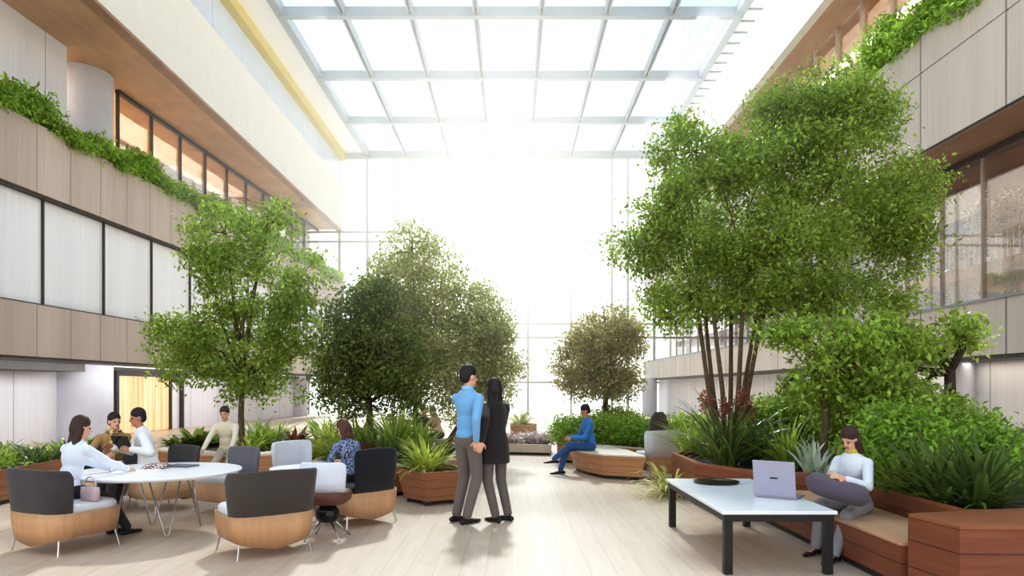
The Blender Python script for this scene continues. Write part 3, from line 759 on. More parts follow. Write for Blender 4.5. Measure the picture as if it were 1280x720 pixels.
tree('light green tree leaning on a dark trunk next to the right wall', (P(1192, 540, 9.4).x, 9.4), SZ['R'],
     crown([(1188, 408, 26, 14), (1160, 420, 28, 20), (1132, 440, 30, 18, -.2), (1172, 446, 28, 16), (1200, 424, 16, 12), (1105, 478, 34, 16), (1140, 490, 24, 14)], 9.4),
     360, 26, .085, 'fresh', 17, .085, bark='bark_d', twigs=30, spread=.12, lean=(-.05, 0))

# ------------------------------------------------------------------ balcony planting
def hedge(name, label, frame, x0, x1, y0, y1, z, h, mat, seed, ncl):
    rng = np.random.default_rng(seed); y = rng.uniform(y0, y1, ncl); x = rng.uniform(x0, x1, ncl)
    hh = h*(.55+.45*np.sin(y*1.9)*np.sin(y*.73+1))*rng.uniform(.2, 1, ncl)
    cc = np.stack([x, y, z+np.abs(hh)], 1)
    pts = (cc[:, None, :]+rng.normal(size=(ncl, 26, 3))*np.array([.13, .17, .09])).reshape(-1, 3)
    pts[:, 0] = np.where(pts[:, 2] < z+.05, np.minimum(pts[:, 0], 1e9), pts[:, 0])
    V, Q = leaves(pts, .15, rng, .34, .5)
    o = link(name, mesh_np(name, V, Q, LF[mat]), None); o.location = frame[0]; o.rotation_euler = (0, 0, frame[1])
    return tag(o, label, 'hedge', None, 'stuff')
hedge('balcony_hedge', 'bright fern-like hedge spilling over the left balcony parapet', LW, -.6, .08, 14, 43.5, 7.95, .85, 'hedge', 21, 3200)
hedge('balcony_hedge', 'tall leafy hedge along the upper right balcony parapet', RW, -.05, .9, 7, 36, 9.0, 1.5, 'hedge', 23, 4200)

# ------------------------------------------------------------------ ground plants
def at_z(px, Y): return P(px, CY, Y).x
g = 'ferny plants in the left wall planter'
spots = [(-7.5, 7.4), (-7.25, 8.6), (-7.35, 9.5), (-7.5, 10.4), (-7.45, 11.3), (-7.6, 12.2), (-7.65, 13.1), (-8.2, 9.0), (-8.2, 10.3), (-8.3, 11.7)]
for i, (x, y) in enumerate(spots):
    plant('fern', 'low dark green fern in the long planter along the left wall', 'plant', (x, y, SZ['L']), ['strap_deep', 'strap'][i % 2], 100+i, 100, .46, .05, g, 1.2, (.2, 1.2), False, .25)
def Z(px, Y): return (at_z(px, Y), Y)
def pl(kind, px, Y, z, label, mat, seed, n, L, W, arch=.9, tilt=(.1, 1.0), broad=False, name='strappy_plant', group='plants in the planters', fan=.1):
    x, y = Z(px, Y); return plant(name, label, 'plant', (x, y, z), mat, seed, n, L, W, group, arch, tilt, broad, fan)
pl(0, 243, 13.2, SZ['M'], 'broad-leaved hosta left of the leafy tree trunk', 'deep', 131, 46, .55, .13, 1.0, (.2, 1.1), True, 'broad_leaved_plant')
pl(0, 222, 13.0, SZ['M'], 'dark broad-leaved plant behind the man in the white jacket', 'deep', 132, 36, .42, .12, 1.0, (.3, 1.2), True, 'broad_leaved_plant')
pl(0, 270, 13.6, SZ['M'], 'low leafy plant behind the person in the cream sweater', 'deep', 133, 40, .5, .11, 1.0, (.2, 1.1), True, 'broad_leaved_plant')
pl(0, 327, 13.0, SZ['M'], 'light green strappy plant right of the leafy tree trunk', 'strap', 134, 130, .66, .045, 1.0, (.05, 1.0))
pl(0, 368, 13.6, SZ['M'], 'dark reddish plant between the two strappy clumps', 'red', 135, 40, .5, .08, .9, (.1, 1.0), True, 'broad_leaved_plant')
pl(0, 345, 14.2, SZ['M'], 'bright green clump behind the reddish plant', 'strap', 136, 80, .6, .05, 1.0)
pl(0, 405, 12.2, SZ['C'], 'pale striped low clump at the left edge of the crowded planter', 'strap_lit', 137, 120, .62, .04, 1.2, (.3, 1.25))
pl(0, 432, 11.7, SZ['C'], 'mid green spreading clump behind the white-backed chair', 'strap', 138, 130, .66, .045, 1.1, (.15, 1.2))
pl(0, 418, 13.4, SZ['C'], 'light green clump under the dark dense tree', 'strap_lit', 139, 110, .8, .045, 1.0)
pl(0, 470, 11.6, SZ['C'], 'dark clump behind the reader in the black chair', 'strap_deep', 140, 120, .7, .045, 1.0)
pl(0, 497, 12.0, SZ['C'], 'tall dark strappy plant behind the hexagonal planter', 'strap', 141, 150, 1.0, .045, .8, (.05, .9))
pl(0, 447, 13.2, SZ['C'], 'tall strappy plant at the foot of the dark tree', 'strap', 142, 120, .85, .045, .8, (.05, .9))
pl(0, 500, 13.4, SZ['C'], 'tall green clump at the right end of the crowded planter', 'strap', 143, 110, .85, .045, .8, (.05, .9))
pl(0, 455, 10.9, SZ['C'], 'rusty flowered plant directly behind the reader', 'red', 144, 34, .45, .06, .7, (.05, .9), True, 'broad_leaved_plant')
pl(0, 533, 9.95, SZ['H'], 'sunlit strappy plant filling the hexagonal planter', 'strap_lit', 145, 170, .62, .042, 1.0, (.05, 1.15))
pl(0, 393, 11.9, SZ['C'], 'spreading striped clump at the very left front of the crowded planter', 'strap_lit', 201, 120, .55, .04, 1.2, (.2, 1.2))
pl(0, 450, 12.2, SZ['C'], 'dense strappy clump left of the tall one behind the reader', 'strap', 202, 150, .75, .045, 1.0, (.05, 1.1))
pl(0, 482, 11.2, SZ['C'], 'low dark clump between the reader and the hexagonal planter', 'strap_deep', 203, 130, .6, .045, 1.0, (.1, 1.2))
pl(0, 520, 12.0, SZ['C'], 'broad strappy clump right behind the hexagonal planter', 'strap', 204, 140, .8, .045, .9, (.05, 1.1))
pl(0, 405, 14.4, SZ['C'], 'leafy clump at the far left end of the crowded planter', 'strap', 205, 120, .8, .05, .9, (.05, 1.0))
pl(0, 312, 12.4, SZ['M'], 'low bright clump in front of the leafy tree trunk', 'strap_lit', 207, 100, .45, .04, 1.0, (.1, 1.1))
# centre distance
pl(0, 650, 21.5, .44, 'small olive plant in the far plank planter', 'olive', 146, 90, .7, .05, 1.0, (.1, 1.1))
for i, (px, Y) in enumerate(((640, 17.3), (662, 17.6), (682, 17.4))):
    x, y = Z(px, Y)
    shrub('flowering_plant', ['pinkish flowering plant at the left of the low pale planter', 'pinkish flowering plant in the middle of the low pale planter', 'pinkish flowering plant at the right of the low pale planter'][i],
          (x, y, .19), [(x, y, .32, .22, .2, .14)], 40, 16, .07, 'pink', 150+i, 'flowers in the low pale planter', .08, .7, 'plant')
# hedge planter shrubs
for i, (px, Y, r, h) in enumerate(((716, 15.2, .42, .5), (752, 15.2, .5, .56), (790, 14.8, .46, .52), (772, 16.6, .6, .7), (835, 14.4, .5, .5), (868, 14.2, .5, .6))):
    x, y = Z(px, Y)
    shrub('leafy_shrub', ['light green shrub right behind the man in blue', 'light green shrub below the small brownish tree', 'light green shrub left of the grey chair', 'larger shrub at the back around the brownish tree trunk', 'low shrub just right of the grey chair', 'shrub behind the grasses at the right end of the hedge'][i],
          (x, y, SZ['G']), [(x, y, SZ['G']+h*.55, r, r, h*.6)], 190, 22, .07, ['hedge', 'fresh'][i % 2], 160+i, 'shrubs in the hedge planter', .1)
# right planter
def arch_plant():
    x, y = Z(908, 9.7); rng = np.random.default_rng(170)
    t = plant('cordyline', 'big dark arching plant with rusty flower heads behind the tray', 'plant', (x, y, SZ['R']), 'strap_deep', 170, 120, 1.15, .04, None, .9, (.02, 1.0), False, .12)
    fl = MB(); V = []; Q = []; b = 0
    for (dx, dy, h) in ((-.28, .05, .95), (.22, -.05, .98), (.33, .1, .82), (.02, .1, .85)):
        fl.tube([(dx*.2, dy*.2, 0), (dx*.6, dy*.6, h*.6), (dx, dy, h)], [.014, .01, .006], 6)
        pts = rng.normal(size=(80, 3))*np.array((.035, .035, .08))
        v, q = leaves(pts, .075, rng, .5)
        link('flower_head', mesh_np('flower_head', v, q, LF['flower']), t, loc=(dx, dy, h-.08))
    fl.build('flower_stalks', M['bark'], t, True)
arch_plant()
pl(0, 862, 11.5, SZ['R'], 'arching thin-leaved grass at the left end of the right planter', 'strap', 171, 100, .85, .028, .9, (.05, .8), name='ornamental_grass')
pl(0, 890, 11.2, SZ['R'], 'dense green grass beside the rusty flowered plant', 'strap', 172, 110, .75, .035, 1.0, (.05, 1.2), name='ornamental_grass')
x, y = at_z(834, 10.6), 10.6
plant('ornamental_grass', 'yellowish grass growing from the floor edge at the end of the right planter', 'plant', (2.28, 10.4, .04), 'yellow', 173, 130, .74, .035, None, 1.3, (.2, 1.3), False, .08)
pl(0, 955, 9.8, SZ['R'], 'strappy plant to the right of the rusty flowers', 'strap_deep', 174, 120, .85, .04, .9, (.05, 1.0))
pl(0, 985, 9.4, SZ['R'], 'light green strappy plant behind the laptop', 'strap', 175, 120, .8, .04, .9, (.05, 1.0))
pl(0, 1018, 8.6, SZ['R'], 'whitish-leaved plant between the laptop and the woman', 'white', 176, 26, .5, .05, .6, (.05, .7), True, 'broad_leaved_plant')
for i, (px, Y, r, h, m) in enumerate(((960, 10.8, .55, .8, 'fresh'), (1005, 10.4, .5, .9, 'hedge'), (1110, 8.6, .55, .9, 'fresh'), (1165, 8.2, .55, .85, 'fresh'), (1215, 7.7, .42, .62, 'hedge'), (1120, 7.5, .42, .75, 'hedge'), (1060, 9.6, .5, .95, 'fresh'))):
    x, y = Z(px, Y)
    shrub('leafy_shrub', ['bushy shrub behind the tray at the back of the right planter', 'bright shrub at the foot of the slim trunk at right', 'tall bright shrub right behind the woman', 'bright spreading shrub left of the dark trunk by the wall', 'small shrub at the right edge of the frame by the grey wall', 'fine-leaved shrub between the woman and the dark spiky plant', 'light shrub directly above the head of the woman'][i],
          (x, y, SZ['R']), [(x, y, SZ['R']+h*.55, r, r, h*.6), (x+r*.4, y, SZ['R']+h*.8, r*.6, r*.6, h*.3)], 330, 24, .075, m, 180+i, 'shrubs in the right planter', .1)
pl(0, 1175, 6.5, SZ['R'], 'dark spiky plant left above the angular planter block', 'strap_deep', 190, 150, .78, .042, .7, (.1, 1.15), name='spiky_plant')
pl(0, 1222, 6.25, SZ['R'], 'dark spiky plant right above the angular planter block', 'strap_deep', 191, 140, .75, .042, .7, (.1, 1.15), name='spiky_plant')
pl(0, 1130, 7.0, SZ['R'], 'green arching plant behind the end of the plank bench', 'strap', 192, 110, .65, .045, .9, (.1, 1.15), name='spiky_plant')

M['blossom'] = leafmat('white_blossom', sr(206, 190, 186), sr(250, 244, 240), .3)
LF['blossom'] = M['blossom']; M['pot'] = plain('white_pot', sr(230, 226, 222), .5)
for i, (px, lx, z, r, h, lab) in enumerate(((1203, 2.3, 4.42, .34, .85, 'white blossoming pot plant behind the railing, left one on the upper right gallery'),
        (1230, 2.5, 4.42, .22, 1.6, 'tall slender white blossoming pot plant on the upper right gallery'),
        (1268, 2.4, 4.42, .42, 1.5, 'big white blossoming pot plant at the right edge of the upper gallery'),
        (1250, 2.2, 4.42, .26, .7, 'low white blossoming pot plant in front of the big one on the upper gallery'),
        (1207, 1.9, 3.2, .22, .75, 'small white pot plant behind the lower right parapet'),
        (1272, 1.9, 3.2, .34, 1.0, 'bushy white pot plant at the right end of the lower parapet'))):
    Yw = (9.3+lx)/((px-640)/F+.028); q = Rp(Yw, lx, z)
    t = shrub('potted_blossom', lab, tuple(q), [(q.x, q.y, z+h*.75, r, r, h*.32)], 60, 18, .075, 'blossom', 300+i, 'white pot plants on the right gallery', .09, .7, 'plant')
    MB().lathe([(.11, 0), (.15, .28), (.13, .28), (.12, .22)], 20).build('pot', M['pot'], t, True)
# ------------------------------------------------------------------ people
SKIN = [plain('light_skin', sr(222, 176, 148), .55, var=.05), plain('tan_skin', sr(190, 138, 106), .55, var=.05)]
HAIR = {k: plain(k+'_hair', c, .6, var=.25, scale=30) for k, c in (('black', sr(34, 28, 28)), ('brown', sr(66, 44, 34)), ('red_brown', sr(92, 50, 38)))}
CL = {}
def cloth(name, c): 
    if name not in CL: CL[name] = fabric(name, c, .1)
    return CL[name]
EYE_M = plain('dark_eye', sr(30, 24, 22), .2); LIP_M = plain('lip', sr(176, 104, 92), .5)
SHOE_B = plain('black_leather', sr(26, 24, 24), .35)

def fuse(mb, name, mat, parent, voxel=.009, smooth=4, hide=None):
    me = bpy.data.meshes.new(name); me.from_pydata(mb.v, [], mb.f); me.update()
    o = bpy.data.objects.new(name, me); C.objects.link(o)
    r = o.modifiers.new('r', 'REMESH'); r.mode = 'VOXEL'; r.voxel_size = voxel
    if smooth:
        m = o.modifiers.new('s', 'SMOOTH'); m.factor = .5; m.iterations = smooth
    dg = bpy.context.evaluated_depsgraph_get(); dg.update()
    nm = bpy.data.meshes.new_from_object(o.evaluated_get(dg))
    bpy.data.objects.remove(o); bpy.data.meshes.remove(me)
    nm.name = name; nm.materials.clear(); nm.materials.append(mat)
    return link(name, nm, parent, True)
def ik(a, t, l1, l2, pole):
    a, t = Vector(a), Vector(t); d = t-a; L = min(d.length, (l1+l2)*.995); d.normalize(); t = a+d*L
    x = (l1*l1-l2*l2+L*L)/(2*L); h = math.sqrt(max(0, l1*l1-x*x))
    p = Vector(pole); p = p-d*p.dot(d); p.normalize()
    return a+d*x+p*h, t
def hand(mb, w, d, n, s, side, curl=.5):
    d = d.normalized(); n = (n-d*n.dot(d)).normalized(); q = d.cross(n)*side      # q points to the thumb side
    for u in (-.026, -.009, .009, .026):
        mb.cone(w+d*.012*s+q*u*.6*s, w+d*.078*s+q*u*s, .016*s, .0145*s, 8)
    for u, L in ((.030, .072), (.010, .080), (-.011, .075), (-.031, .060)):
        b = w+d*.085*s+q*u*s; c1, c2 = curl*.7, curl*1.6
        m = b+(d*math.cos(c1)+n*math.sin(c1))*L*.5*s; e = m+(d*math.cos(c2)+n*math.sin(c2))*L*.5*s
        mb.cone(b, m, .0095*s, .0085*s, 8); mb.cone(m, e, .0085*s, .007*s, 8)
    tb = w+d*.028*s+q*.026*s; tm = tb+(d*.65+q*.75).normalized()*.042*s; te = tm+(d*.9+q*.25+n*.4).normalized()*.034*s
    mb.cone(tb, tm, .013*s, .0105*s, 8); mb.cone(tm, te, .0105*s, .0085*s, 8)

def person(label, loc, face, H=1.74, hz=None, lean=0., side_lean=0., hands=(None, None), feet=(None, None), look=(0., 0.), hair='short', hcol='black', skin=0,
           top=('white_shirt', (230, 232, 238)), pants=('dark_trousers', (48, 46, 50)), jacket=False, female=False, palms=(None, None), group=None, voxel=.009, fine=True, curl=.5, collar=None, shoe=None, scarf=None):
    s = H/1.75; yaw = yaw_of(*face)
    t = thing('person', label, 'person', (loc[0], loc[1], 0), yaw, group)
    inv = Matrix.Rotation(-yaw, 3, 'Z'); O = Vector((loc[0], loc[1], 0))
    def loc_(w): return inv @ (Vector(w)-O)
    hz = .93*s if hz is None else hz
    Pv = Vector((0, 0, hz)); u = Vector((math.sin(side_lean), math.sin(lean)*math.cos(side_lean), math.cos(lean)*math.cos(side_lean))); fw = Vector((0, math.cos(lean), -math.sin(lean))); X = Vector((1, 0, 0))
    sw = (.165 if female else .185)*s
    chest = Pv+u*.34*s; waist = Pv+u*.15*s; nk = Pv+u*.51*s
    un = (u+Vector((0, 0, .8))).normalized(); hd = nk+un*.148*s+Vector((0, .025*s, 0))
    sh = [Pv+u*.420*s-X*sw*.95, Pv+u*.420*s+X*sw*.95]; hp = [Pv+Vector((-.088*s, 0, -.02*s)), Pv+Vector((.088*s, 0, -.02*s))]
    RT = Matrix(((1, 0, 0), (0, fw.y, u.y), (0, fw.z, u.z)))
    HR = Matrix.Rotation(look[0], 3, 'Z') @ Matrix.Rotation(-look[1], 3, 'X')
    hands, feet = list(hands), list(feet)
    if None not in hands and loc_(hands[0]).x > loc_(hands[1]).x: hands.reverse()
    if None not in feet and loc_(feet[0]).x > loc_(feet[1]).x: feet.reverse()
    wr, el, an, kn = [], [], [], []
    for i in (0, 1):
        sg = -1 if i == 0 else 1
        tw = loc_(hands[i]) if hands[i] is not None else sh[i]+Vector((sg*.09*s, .06*s, -.53*s))
        e, w = ik(sh[i], tw, .285*s, .255*s, Vector((sg*.5, -.7, -.5))); el.append(e); wr.append(w)
        ft = loc_(feet[i]) if feet[i] is not None else Vector((sg*.10*s, 0, 0))
        a = ft+Vector((0, -.02*s, .085*s)); k, a = ik(hp[i], a, .425*s, .425*s, Vector((sg*.12, 1, .25))); kn.append(k); an.append(a)
    # ---- body (one continuous skin surface)
    b = MB()
    b.ell(chest, (.125*s, .085*s, .17*s), RT); b.ell(waist, (.105*s, .08*s, .14*s), RT); b.ell(Pv, (.12*s, .085*s, .10*s))
    b.cone(nk-u*.06*s, hd-un*.05*s, .056*s, .05*s)
    for i in (0, 1):
        b.cone(chest+u*.06*s, sh[i], .06*s, .042*s); b.cone(sh[i], el[i], .042*s, .034*s); b.cone(el[i], wr[i], .036*s, .025*s)
        b.cone(hp[i], kn[i], .068*s, .048*s); b.cone(kn[i], an[i], .048*s, .034*s)
        fd = Vector((0, 1, 0)); b.cone(an[i]-Vector((0, 0, .04*s)), an[i]+fd*.12*s-Vector((0, 0, .055*s)), .032*s, .024*s)
        sg = -1 if i == 0 else 1; d = (wr[i]-el[i]).normalized()
        n = inv @ Vector(palms[i]) if palms[i] is not None else Vector((-sg*.7, .1, -.4))
        hand(b, wr[i], d, n, s, sg*(-1), curl)
    b.ell(hd+HR @ Vector((0, -.012, .022))*s, (.074*s, .092*s, .098*s), HR); b.ell(hd+HR @ Vector((0, .028, -.055))*s, (.054*s, .056*s, .062*s), HR)
    b.cone(hd+HR @ Vector((0, .082, .005))*s, hd+HR @ Vector((0, .101, -.026))*s, .010*s, .014*s, 8)
    for sg in (-1, 1): b.ell(hd+HR @ Vector((sg*.075, -.005, -.01))*s, (.012*s, .020*s, .030*s), HR)
    b.ell(hd+HR @ Vector((0, .075, -.088))*s, (.022*s, .016*s, .018*s), HR)
    fuse(b, 'body', SKIN[skin], t, voxel, 3)
    if fine:
        for sg in (-1, 1): MB().ell(hd+HR @ Vector((sg*.031, .074, .004))*s, (.013*s, .010*s, .008*s), HR, 10, 8).build('eye', EYE_M, t, True)
        MB().ell(hd+HR @ Vector((0, .083, -.055))*s, (.024*s, .008*s, .007*s), HR, 10, 8).build('mouth', LIP_M, t, True)
    # ---- hair
    h = MB(); h.ell(hd+HR @ Vector((0, -.02, .045))*s, (.084*s, .096*s, .092*s), HR)
    if hair == 'short': h.ell(hd+HR @ Vector((0, -.05, .0))*s, (.076*s, .062*s, .08*s), HR)
    else:
        L = {'long': .30, 'bob': .13}[hair]
        h.ell(hd+HR @ Vector((0, -.052, -.01))*s, (.088*s, .066*s, .10*s), HR)
        for sg in (-1, 0, 1):
            q = hd+HR @ Vector((sg*.055, -.055+.03*abs(sg), -.02))*s
            h.cone(q, q+(HR @ Vector((sg*.02, -.02, 0))-u*L)*s, .046*s, .034*s)
    fuse(h, 'hair', HAIR[hcol], t, max(voxel, .008), 4)
    # ---- top
    c = MB(); k = .92 if female else 1
    c.ell(chest+u*.02*s, (.165*s*k, .118*s, .185*s), RT); c.ell(waist, (.14*s*k, .108*s, .16*s), RT); c.ell(Pv+u*.03*s, (.152*s, .115*s, .10*s), RT)
    c.cone(nk-u*.05*s, nk-u*.005*s, .075*s, .062*s)
    if jacket:
        hm = .24 if hz > .8 else .06
        c.rings([[tuple(cc_+Vector((math.cos(2*PI*j/20)*rx, math.sin(2*PI*j/20)*ry, 0))*s) for j in range(20)] for cc_, rx, ry in
                 ((chest, .155, .115), (waist, .143, .112), (Pv, .186, .145), (Pv-Vector((0, 0, hm*s)), .196, .155))])
    q = .006*s if jacket else 0
    for i in (0, 1):
        c.cone(nk-u*.04*s, sh[i], .056*s, .050*s+q); c.cone(chest+u*.03*s, sh[i], .09*s, .055*s+q); c.cone(sh[i], el[i], .056*s+q, .048*s+q); c.cone(el[i], el[i].lerp(wr[i], .93), .049*s+q, .038*s+q)
    fuse(c, 'jacket' if jacket else 'shirt', cloth(top[0], sr(*top[1])), t, max(voxel, .01), 4)
    if collar: MB().lathe([(.058*s, 0), (.07*s, .01), (.062*s, .05*s), (.054*s, .05*s)], 20, tuple(nk-u*.0*s)).build('collar', cloth(collar[0], sr(*collar[1])), t, True)
    if scarf:
        g = MB()
        for i in range(12):
            a = 2*PI*i/12; a2 = 2*PI*(i+1)/12
            g.cone(nk+Vector((.075*math.cos(a), .07*math.sin(a), .0))*s, nk+Vector((.075*math.cos(a2), .07*math.sin(a2), .0))*s, .034*s, .034*s, 8)
        g.cone(nk+Vector((.03, .09, -.02))*s, nk+Vector((.03, .13, -.32))*s, .04*s, .045*s)
        fuse(g, 'scarf', scarf, t, .01, 3)
    # ---- trousers and shoes
    p = MB(); p.ell(Pv-Vector((0, 0, .01*s)), (.145*s, .11*s, .115*s))
    for i in (0, 1):
        p.cone(hp[i], kn[i], .088*s, .064*s); p.cone(kn[i], an[i]+(kn[i]-an[i])*.02, .064*s, .052*s)
    fuse(p, 'trousers', cloth(pants[0], sr(*pants[1])), t, max(voxel, .01), 4)
    for i in (0, 1):
        g = MB(); a = an[i]; fd = Vector((0, 1, 0)); z0 = a.z-.085*s
        for yy, w, hh in ((-.055, .034, .055), (0, .038, .075), (.06, .042, .05), (.12, .043, .04), (.165, .033, .032)):
            g.ell((a.x, a.y+yy*s, z0+hh*s*.62), (w*s, .05*s, hh*s*.62), None, 12, 8)
        fuse(g, 'shoe', shoe or SHOE_B, t, .009, 3)
    return t

cp = at(602, 556.5, .88); hold = Vector((-.372, 8.20, .885))
person('standing man in a light blue sweater and grey trousers, holding hands with the woman', (-.51, 8.28), (.66, .75), 1.85,
       hands=((-.33, 8.54, .95), (-.40, 8.06, .955)), palms=(None, (.2, .9, -.2)), look=(-.25, .12), top=('light_blue_sweater', (132, 180, 220)), pants=('grey_trousers', (120, 110, 102)),
       feet=((-.63, 8.36, 0), (-.50, 8.20, 0)), voxel=.0065, collar=('pale_blue_collar', (160, 196, 224)), group='couple standing in the middle')
person('long-haired woman in a dark jacket standing close to the man in the blue sweater', (-.20, 8.42), (-.62, .78), 1.70, hair='long', female=True, jacket=True,
       hands=((-.345, 8.08, .955), (-.33, 8.66, .93)), palms=((-.3, .9, -.2), None), look=(-.1, .02), top=('black_jacket', (50, 44, 42)), pants=('brown_grey_trousers', (112, 102, 96)),
       feet=((-.20, 8.30, 0), (-.06, 8.42, 0)), voxel=.0065, group='couple standing in the middle')
person('long-haired woman in a white shirt seated at far left, leaning on the round table', (-4.36, 7.08), (.34, .94), 1.62, hz=.555, lean=.22, hair='long', hcol='brown', female=True,
       hands=((-4.25, 7.60, .70), (-4.0, 7.50, .70)), feet=((-4.22, 7.66, 0), (-4.06, 7.62, 0)), look=(-.5, .25), top=('white_blouse', (226, 230, 242)), pants=('charcoal_trousers', (52, 50, 54)))
tub_chair('dark tub chair under the scarfed person, mostly hidden behind the woman in white', (-5.28, 9.50), (.6, -.8), 'f_dark', 'oak_pale')
t = NT('mottled_scarf'); f = t.noise(t.coords(), 34, 3)
t.pbr(t.ramp(f, [(.40, sr(64, 44, 30)), (.5, sr(196, 156, 92)), (.62, sr(236, 214, 160))]), .85); SC = t.m
person('dark-haired person with a mottled ochre scarf seated behind the woman in the white shirt', (-5.24, 9.43), (.6, -.8), 1.60, hz=.55, lean=.35, hcol='black',
       hands=((-4.98, 9.0, .72), (-5.16, 8.92, .72)), feet=((-4.96, 8.98, 0), (-5.12, 8.92, 0)), look=(.3, .1), top=('ochre_top', (178, 146, 96)), scarf=SC)
person('bearded man in a white jacket seated sideways at the table, holding a black tablet', (-4.60, 9.14), (-.90, -.42), 1.68, hz=.555, lean=.20, hcol='black', skin=1,
       hands=((-4.68, 8.84, .80), (-4.92, 8.88, .82)), feet=((-4.96, 8.80, 0), (-5.02, 8.96, 0)), look=(.25, .2), top=('white_jacket', (240, 240, 240)), jacket=True, pants=('dark_jeans', (62, 54, 56)))
tb = thing('tablet', 'black tablet held up by the man in the white jacket', 'tablet', (-4.80, 8.85, .79), yaw_of(-.3, -.95))
MB().box((0, .0, .08), (.26, .012, .20), Matrix.Rotation(math.radians(-25), 3, 'X')).build('casing', M['black_gloss'], tb, bevel=.004)
person('person in a cream sweater sitting on the rim of the leafy tree planter', (-4.42, 11.20), (.1, -1), 1.52, hz=.615, lean=.30, hcol='brown', hair='short',
       hands=((-4.62, 10.75, .62), (-4.2, 10.75, .62)), feet=((-4.5, 10.70, 0), (-4.28, 10.70, 0)), look=(0, .25), top=('cream_sweater', (232, 222, 200)), pants=('light_trousers', (196, 184, 164)))
t = NT('blue_pattern'); f = t.noise(t.coords(), 50, 2)
t.pbr(t.ramp(f, [(.42, sr(52, 60, 84)), (.55, sr(150, 160, 190))]), .85); CL['blue_pattern_shirt'] = t.m
person('red-brown haired reader in a patterned blue shirt slouched in the black chair', (-1.84, 8.34), (-.75, .66), 1.50, hz=.535, lean=.34, hair='bob', hcol='red_brown', female=True,
       hands=((-2.22, 8.45, .66), (-2.05, 8.68, .66)), feet=((-2.18, 8.58, 0), (-2.06, 8.72, 0)), look=(.2, .5), top=('blue_pattern_shirt', (90, 100, 130)), pants=('black_trousers', (40, 38, 42)))
person('man in blue top and blue jeans sitting on the end of the angular bench', (1.42, 13.05), (-.97, -.22), 1.66, hz=.525, lean=.14, hcol='black', skin=1,
       hands=((1.06, 12.86, .66), (1.04, 13.12, .66)), feet=((.74, 12.96, .20), (.86, 13.02, 0)), look=(-.1, .35), top=('blue_top', (64, 128, 190)), pants=('blue_jeans', (56, 92, 150)), curl=.9)
PL['Z'] = planter('plank_bench', 'simple plank bench far off behind the strappy plants at centre left', 'bench', [(-2.35, 16.6), (-1.1, 16.6), (-1.1, 17.2), (-2.35, 17.2)], .40, 'plank_tan', 'top_tan', lid=True)
person('far-off person in pink bending forward on the bench behind the hexagonal planter', (-1.70, 16.8), (-.6, -.8), 1.55, hz=.50, lean=.42, hcol='black', hair='bob', female=True, feet=((-2.0, 16.4, 0), (-1.82, 16.32, 0)),
       hands=((-2.06, 16.45, .62), (-1.88, 16.4, .62)), top=('pink_top', (252, 210, 202)), fine=False, voxel=.012)
person('far-off dark-haired person in navy seated left of the person in pink', (-2.12, 16.85), (.4, -.9), 1.55, hz=.49, lean=.40, hcol='black', feet=((-2.05, 16.34, 0), (-1.9, 16.34, 0)),
       hands=((-2.0, 16.5, .6), (-1.85, 16.5, .6)), top=('navy_top', (64, 72, 98)), fine=False, voxel=.012)
person('dark-haired woman in white seated on the plank bench at right, head bowed', (3.28, 6.86), (-.82, -.57), 1.62, hz=.46, lean=.16, hcol='brown', hair='bob', female=True,
       hands=((2.96, 6.74, .72), (3.02, 6.52, .72)), feet=((2.80, 6.66, 0), (2.84, 6.36, 0)), look=(-.1, .5), top=('white_linen_shirt', (226, 230, 238)), pants=('pale_grey_trousers', (166, 164, 166)), collar=('yellow_collar', (206, 200, 70)))
cu = thing('lap_cushion', 'mauve-grey slab cushion lying across the lap of the woman at right', 'cushion', (2.93, 6.48, .635), -.3)
rr = []
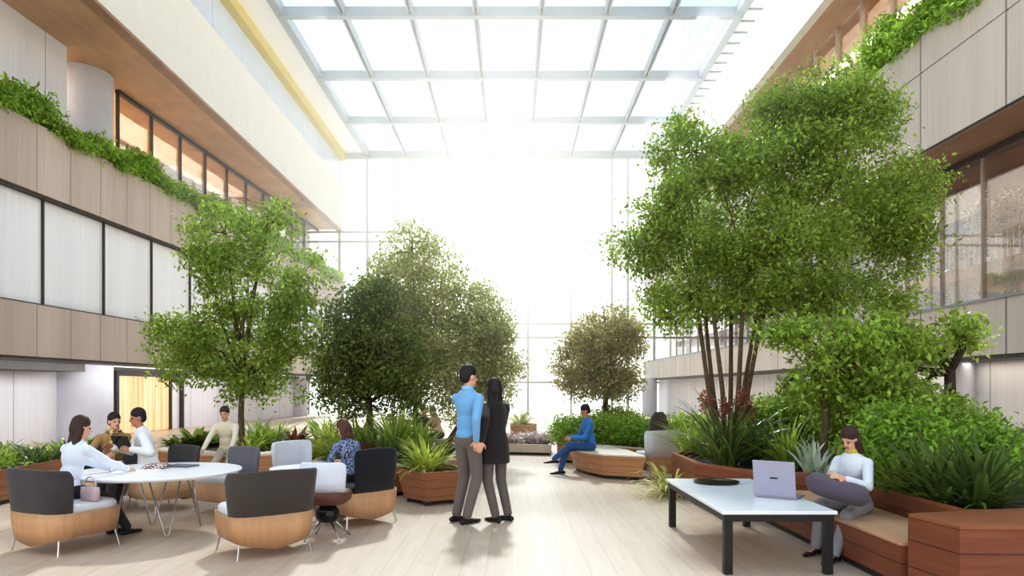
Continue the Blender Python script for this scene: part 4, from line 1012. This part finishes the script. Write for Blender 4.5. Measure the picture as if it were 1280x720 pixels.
for z, k in ((-.07, .55), (-.055, .88), (0, 1), (.055, .88), (.07, .55)):
    rr.append([(*sq(2*PI*i/32, .28*k, .18*k, 3.2), z) for i in range(32)])
o = MB().rings(rr).build('cushion_cover', M['mauve'], cu, True); o.rotation_euler = (.25, .26, 0)
hb = thing('handbag', 'pale pinkish handbag standing beside the woman in the white shirt on her chair', 'bag', (-4.06, 6.93, .462), yaw_of(.4, .9))
rr = [[(*sq(2*PI*i/28, w, d, 3), z) for i in range(28)] for z, w, d in ((0, .09, .035), (.01, .105, .045), (.08, .115, .045), (.13, .12, .03))]
MB().rings(rr).build('bag_body', plain('pale_pink_leather', sr(206, 184, 186), .5), hb, True)
MB().tube([(-.085, 0, .125)]+[(-.085*math.cos(PI*i/8), 0, .13+.10*math.sin(PI*i/8)) for i in range(1, 8)]+[(.085, 0, .125)], .006, 8).build('strap', bpy.data.materials['pale_pink_leather'], hb, True)
# ------------------------------------------------------------------ haze in the hall, with an added glow standing for sun glare
t = NT('glowing_haze')
v = t.node('ShaderNodeVolumePrincipled')
v.inputs['Color'].default_value = (1, .98, .92, 1); v.inputs['Density'].default_value = .010; v.inputs['Anisotropy'].default_value = .45
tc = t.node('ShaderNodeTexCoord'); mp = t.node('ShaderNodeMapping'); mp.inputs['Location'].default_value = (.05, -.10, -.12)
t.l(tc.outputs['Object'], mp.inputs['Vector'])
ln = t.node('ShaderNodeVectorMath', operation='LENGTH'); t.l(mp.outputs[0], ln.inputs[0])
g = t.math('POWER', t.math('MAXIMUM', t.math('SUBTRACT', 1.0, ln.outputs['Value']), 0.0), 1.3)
t.l(t.math('MULTIPLY', g, .042), v.inputs['Emission Strength']); v.inputs['Emission Color'].default_value = (1, .96, .84, 1)  # glow hotspot emitted by the volume itself, on top of real scattering
t.l(v.outputs[0], t.out.inputs['Volume'])
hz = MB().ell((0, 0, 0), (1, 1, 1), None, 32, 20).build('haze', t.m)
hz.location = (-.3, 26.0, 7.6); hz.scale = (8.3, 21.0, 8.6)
tag(hz, 'haze with an added glow of its own hanging in the hall before the glass end wall', 'haze', None, 'stuff')
